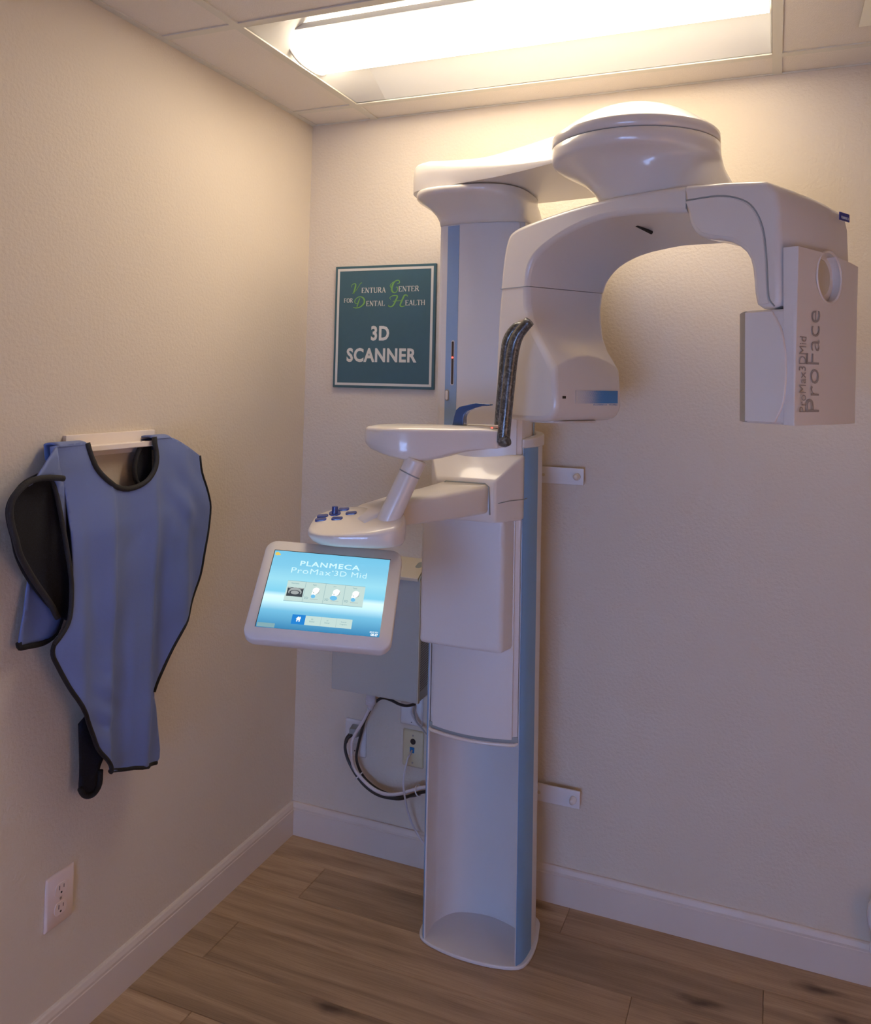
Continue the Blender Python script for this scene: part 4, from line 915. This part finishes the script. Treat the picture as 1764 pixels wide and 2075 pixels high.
Rb = [(-.726, .60), (-.734, .66), (-.742, .700), (-.723, .745), (-.699, .791), (-.667, .838), (-.633, .871), (-.606, .907), (-.586, .946), (-.574, 1.006), (-.556, 1.065), (-.548, 1.115), (-.562, 1.160), (-.583, 1.208), (-.588, 1.254)]
Tb = [(-.62, 1.270), (-.65, 1.284), (-.701, 1.307), (-.765, 1.311)]
Nb = [(-.764, 1.264), (-.780, 1.232), (-.811, 1.208), (-.859, 1.199), (-.906, 1.212), (-.941, 1.238), (-.964, 1.268), (-.975, 1.311), (-1.03, 1.312)]
def c2(pts, k): return [(p.x, p.y) for p in cr([(a, b, 0) for a, b in pts], k)]
loop = c2(Lb, 3)+c2(Bb, 3)+c2(Bb2, 2)+c2(Rb, 3)+c2(Tb, 3)+c2(Nb, 3)
def inpoly(x, y, P_):
    c = False; j = len(P_)-1
    for i in range(len(P_)):
        if (P_[i][1] > y) != (P_[j][1] > y) and x < (P_[j][0]-P_[i][0])*(y-P_[i][1])/(P_[j][1]-P_[i][1])+P_[i][0]: c = not c
        j = i
    return c
def cloth(name, loop, fn, m, step=.009, thick=.004, label=None):
    ys_ = [p[0] for p in loop]; zs_ = [p[1] for p in loop]; pts = [Vector(p) for p in loop]; n0 = len(pts)
    y = min(ys_)+step
    while y < max(ys_):
        z = min(zs_)+step
        while z < max(zs_):
            if inpoly(y, z, loop) and min((y-p[0])**2+(z-p[1])**2 for p in loop) > (step*.55)**2: pts.append(Vector((y, z)))
            z += step
        y += step
    r_ = delaunay_2d_cdt(pts, [(i, (i+1) % n0) for i in range(n0)], [], 1, 1e-6)
    V_ = [(fn(p.x, p.y), p.x, p.y) for p in r_[0]]
    me_ = bpy.data.meshes.new(name); me_.from_pydata(V_, [], [tuple(f) for f in r_[2]]); 
    o = link(name, me_, m, None, True)
    s = o.modifiers.new('thick', 'SOLIDIFY'); s.thickness = thick; s.offset = 0
    if label: tag(o, label)
    return o
K.append(cloth('front_panel', loop, fold, M['cloth'], .0062, label='blue front panel'))
def edge(name, pts, fn, r_, m, off=.001, label=None, k=3):
    P_ = c2(pts, k); o = tube(name, [(fn(y, z)+off, y, z) for y, z in P_], r_, m, k=1, N=8)
    if label: tag(o, label)
    return o
K.append(edge('edging', Lb[9:]+Bb, fold, .0046, M['piping'], label='black bound edge along the left side and hem'))
K.append(edge('edging', Rb[2:], fold, .0042, M['piping'], label='black bound edge on the right side'))
K.append(edge('neck_binding', [(-.765, 1.313)]+Nb[:-1], fold, .0062, M['piping_grey'], .002, 'dark grey bound neckline'))
# shoulder sheets going over the rail towards the wall
def overtop(y0, y1, x_front, zf):
    V_, F_ = [], []; n_ = 10; m_ = 8
    for i in range(n_+1):
        y = lerp(y0, y1, i/n_)
        for j in range(m_+1):
            a = j/m_*math.pi; xx = .0275+.0235*math.cos(a)*(1 if j < m_ else 1); zz = zf(y)+.009*math.sin(a)
            if j == m_: zz -= .03; xx = .0125
            V_.append((xx+ .0, y, zz-.004))
    for i in range(n_):
        for j in range(m_): a = i*(m_+1)+j; F_.append((a, a+1, a+m_+2, a+m_+1))
    return V_, F_
for V, F in (overtop(-1.052, -.975, .05, lambda y: 1.311), overtop(-.765, -.65, .05, lambda y: 1.311 if y < -.701 else 1.307-(y+.701)*.45)):
    o = pyd('shoulder_fold', V, F, M['cloth'], None, True); s = o.modifiers.new('t', 'SOLIDIFY'); s.thickness = .004; K.append(o)
# back half of the apron seen through the neck: two curved grey bound edges and navy lining
for pts in ([(-.950, 1.287), (-.933, 1.264), (-.920, 1.234), (-.918, 1.210), (-.924, 1.197)], [(-.782, 1.300), (-.800, 1.270), (-.806, 1.238), (-.800, 1.212), (-.790, 1.200)]):
    K.append(edge('back_neck_binding', pts, lambda y, z: .030, .0058, M['piping_grey'], 0))
for lp_ in ([(-.975, 1.302), (-.950, 1.287), (-.933, 1.264), (-.920, 1.234), (-.918, 1.210), (-.928, 1.19), (-.975, 1.19)], [(-.750, 1.302), (-.782, 1.300), (-.800, 1.270), (-.806, 1.238), (-.800, 1.212), (-.785, 1.19), (-.745, 1.19)]):
    K.append(cloth('back_lining', c2(lp_+[lp_[0]], 2)[:-1], lambda y, z: .027, M['lining'], .015, .003, 'navy lining of the back half'))
# left shoulder flap falling around the armhole
sl_out = [(-1.072, 1.309), (-1.098, 1.288), (-1.125, 1.264), (-1.150, 1.243), (-1.176, 1.236), (-1.193, 1.217), (-1.197, 1.192), (-1.187, 1.155), (-1.167, 1.112), (-1.139, 1.074), (-1.109, 1.038), (-1.079, 1.005), (-1.054, .976), (-1.036, .950)]
sl_in = [(-1.033, .99), (-1.029, 1.030), (-1.034, 1.059), (-1.044, 1.111), (-1.052, 1.171), (-1.061, 1.218), (-1.068, 1.236), (-1.088, 1.247), (-1.118, 1.250), (-1.152, 1.249), (-1.176, 1.236)]
def slv(y, z): return lerp(.052, .088, max(0, min(1, (z-.96)/.18)))
K.append(cloth('shoulder_flap', c2(sl_out[:5], 3)+c2(list(reversed(sl_in[4:-1])), 3)+[(-1.052, 1.171), (-1.029, 1.128), (-1.034, 1.188), (-1.043, 1.232), (-1.060, 1.269)], lambda y, z: lerp(.055, .088, max(0, min(1, (-y-1.04)/.11))), M['cloth'], .012, .004, 'blue left shoulder falling beside the armhole'))
hole = c2([(-1.080, 1.262), (-1.118, 1.256), (-1.150, 1.250), (-1.176, 1.238), (-1.195, 1.217), (-1.200, 1.192), (-1.190, 1.155), (-1.170, 1.112), (-1.142, 1.074), (-1.112, 1.038), (-1.082, 1.005), (-1.056, .976), (-1.02, .945), (-.99, .94), (-.985, 1.05), (-.985, 1.15), (-.99, 1.25), (-1.03, 1.27)], 3)
K.append(cloth('armhole_lining', hole, lambda y, z: lerp(.045, .046+.034*max(0, min(1, (-y-1.08)/.1)), max(0, min(1, (z-.96)/.18))), M['lining'], .014, .003, 'navy lining seen through the left armhole'))
K.append(edge('armhole_binding', [(-1.072, 1.246), (-1.088, 1.249), (-1.118, 1.252), (-1.150, 1.250)]+sl_out[4:], slv, .0062, M['piping_grey'], 0, 'dark grey bound armhole edge'))
K.append(edge('armhole_binding', [(-1.072, 1.246), (-1.064, 1.222), (-1.053, 1.171), (-1.045, 1.111), (-1.036, 1.059), (-1.030, 1.02), (-1.030, .975), (-1.035, .945), (-1.048, .922), (-1.062, .905)], lambda y, z: fold(y, z)+.004, .0048, M['piping_grey'], 0, 'dark grey bound armhole edge beside the front panel'))
# back flap low on the left
bf = [(-1.090, 1.075), (-1.096, 1.021), (-1.104, .965), (-1.112, .915), (-1.090, .905), (-1.050, .902), (-1.02, .915), (-1.005, .95), (-1.01, 1.0), (-1.04, 1.04)]
K.append(cloth('back_flap', c2(bf+[bf[0]], 3)[:-1], lambda y, z: .028+.004*math.sin(y*60), M['cloth'], .012, .004, 'blue back flap hanging low on the left'))
K.append(edge('edging', [(-1.112, .917), (-1.108, .906), (-1.090, .903), (-1.050, .899), (-1.02, .910), (-1.003, .945)], lambda y, z: .030, .0058, M['piping'], 0, 'black bound edge of the back flap'))
# turned-under tail at the bottom left
tl = [(-.955, .70), (-.946, .604), (-.946, .560), (-.936, .543), (-.918, .532), (-.902, .533), (-.890, .546), (-.889, .575), (-.875, .600), (-.84, .64), (-.90, .72)]
K.append(cloth('tail_lining', c2(tl+[tl[0]], 3)[:-1], lambda y, z: .040, M['lining'], .012, .003, 'navy lining of the turned tail'))
K.append(edge('edging', tl[2:8], lambda y, z: .044, .0062, M['piping'], 0, 'black bound edge of the tail'))
adopt(ap, K)

# small unidentified white object, shape guessed, just inside the right edge of the picture
wo = loft('unidentified_object', [[(1.680+r_*math.cos(t*math.pi/12), -.045+r_*.8*math.sin(t*math.pi/12), z) for t in range(24)] for r_, z in ((.020, .1005), (.022, .104), (.019, .125), (.018, .150), (.024, .162), (.026, .185), (.0245, .210), (.016, .228), (.006, .234))], M['plate'])
tag(wo, 'white rounded plastic object of unknown use above the back baseboard at the right picture edge', 'object')
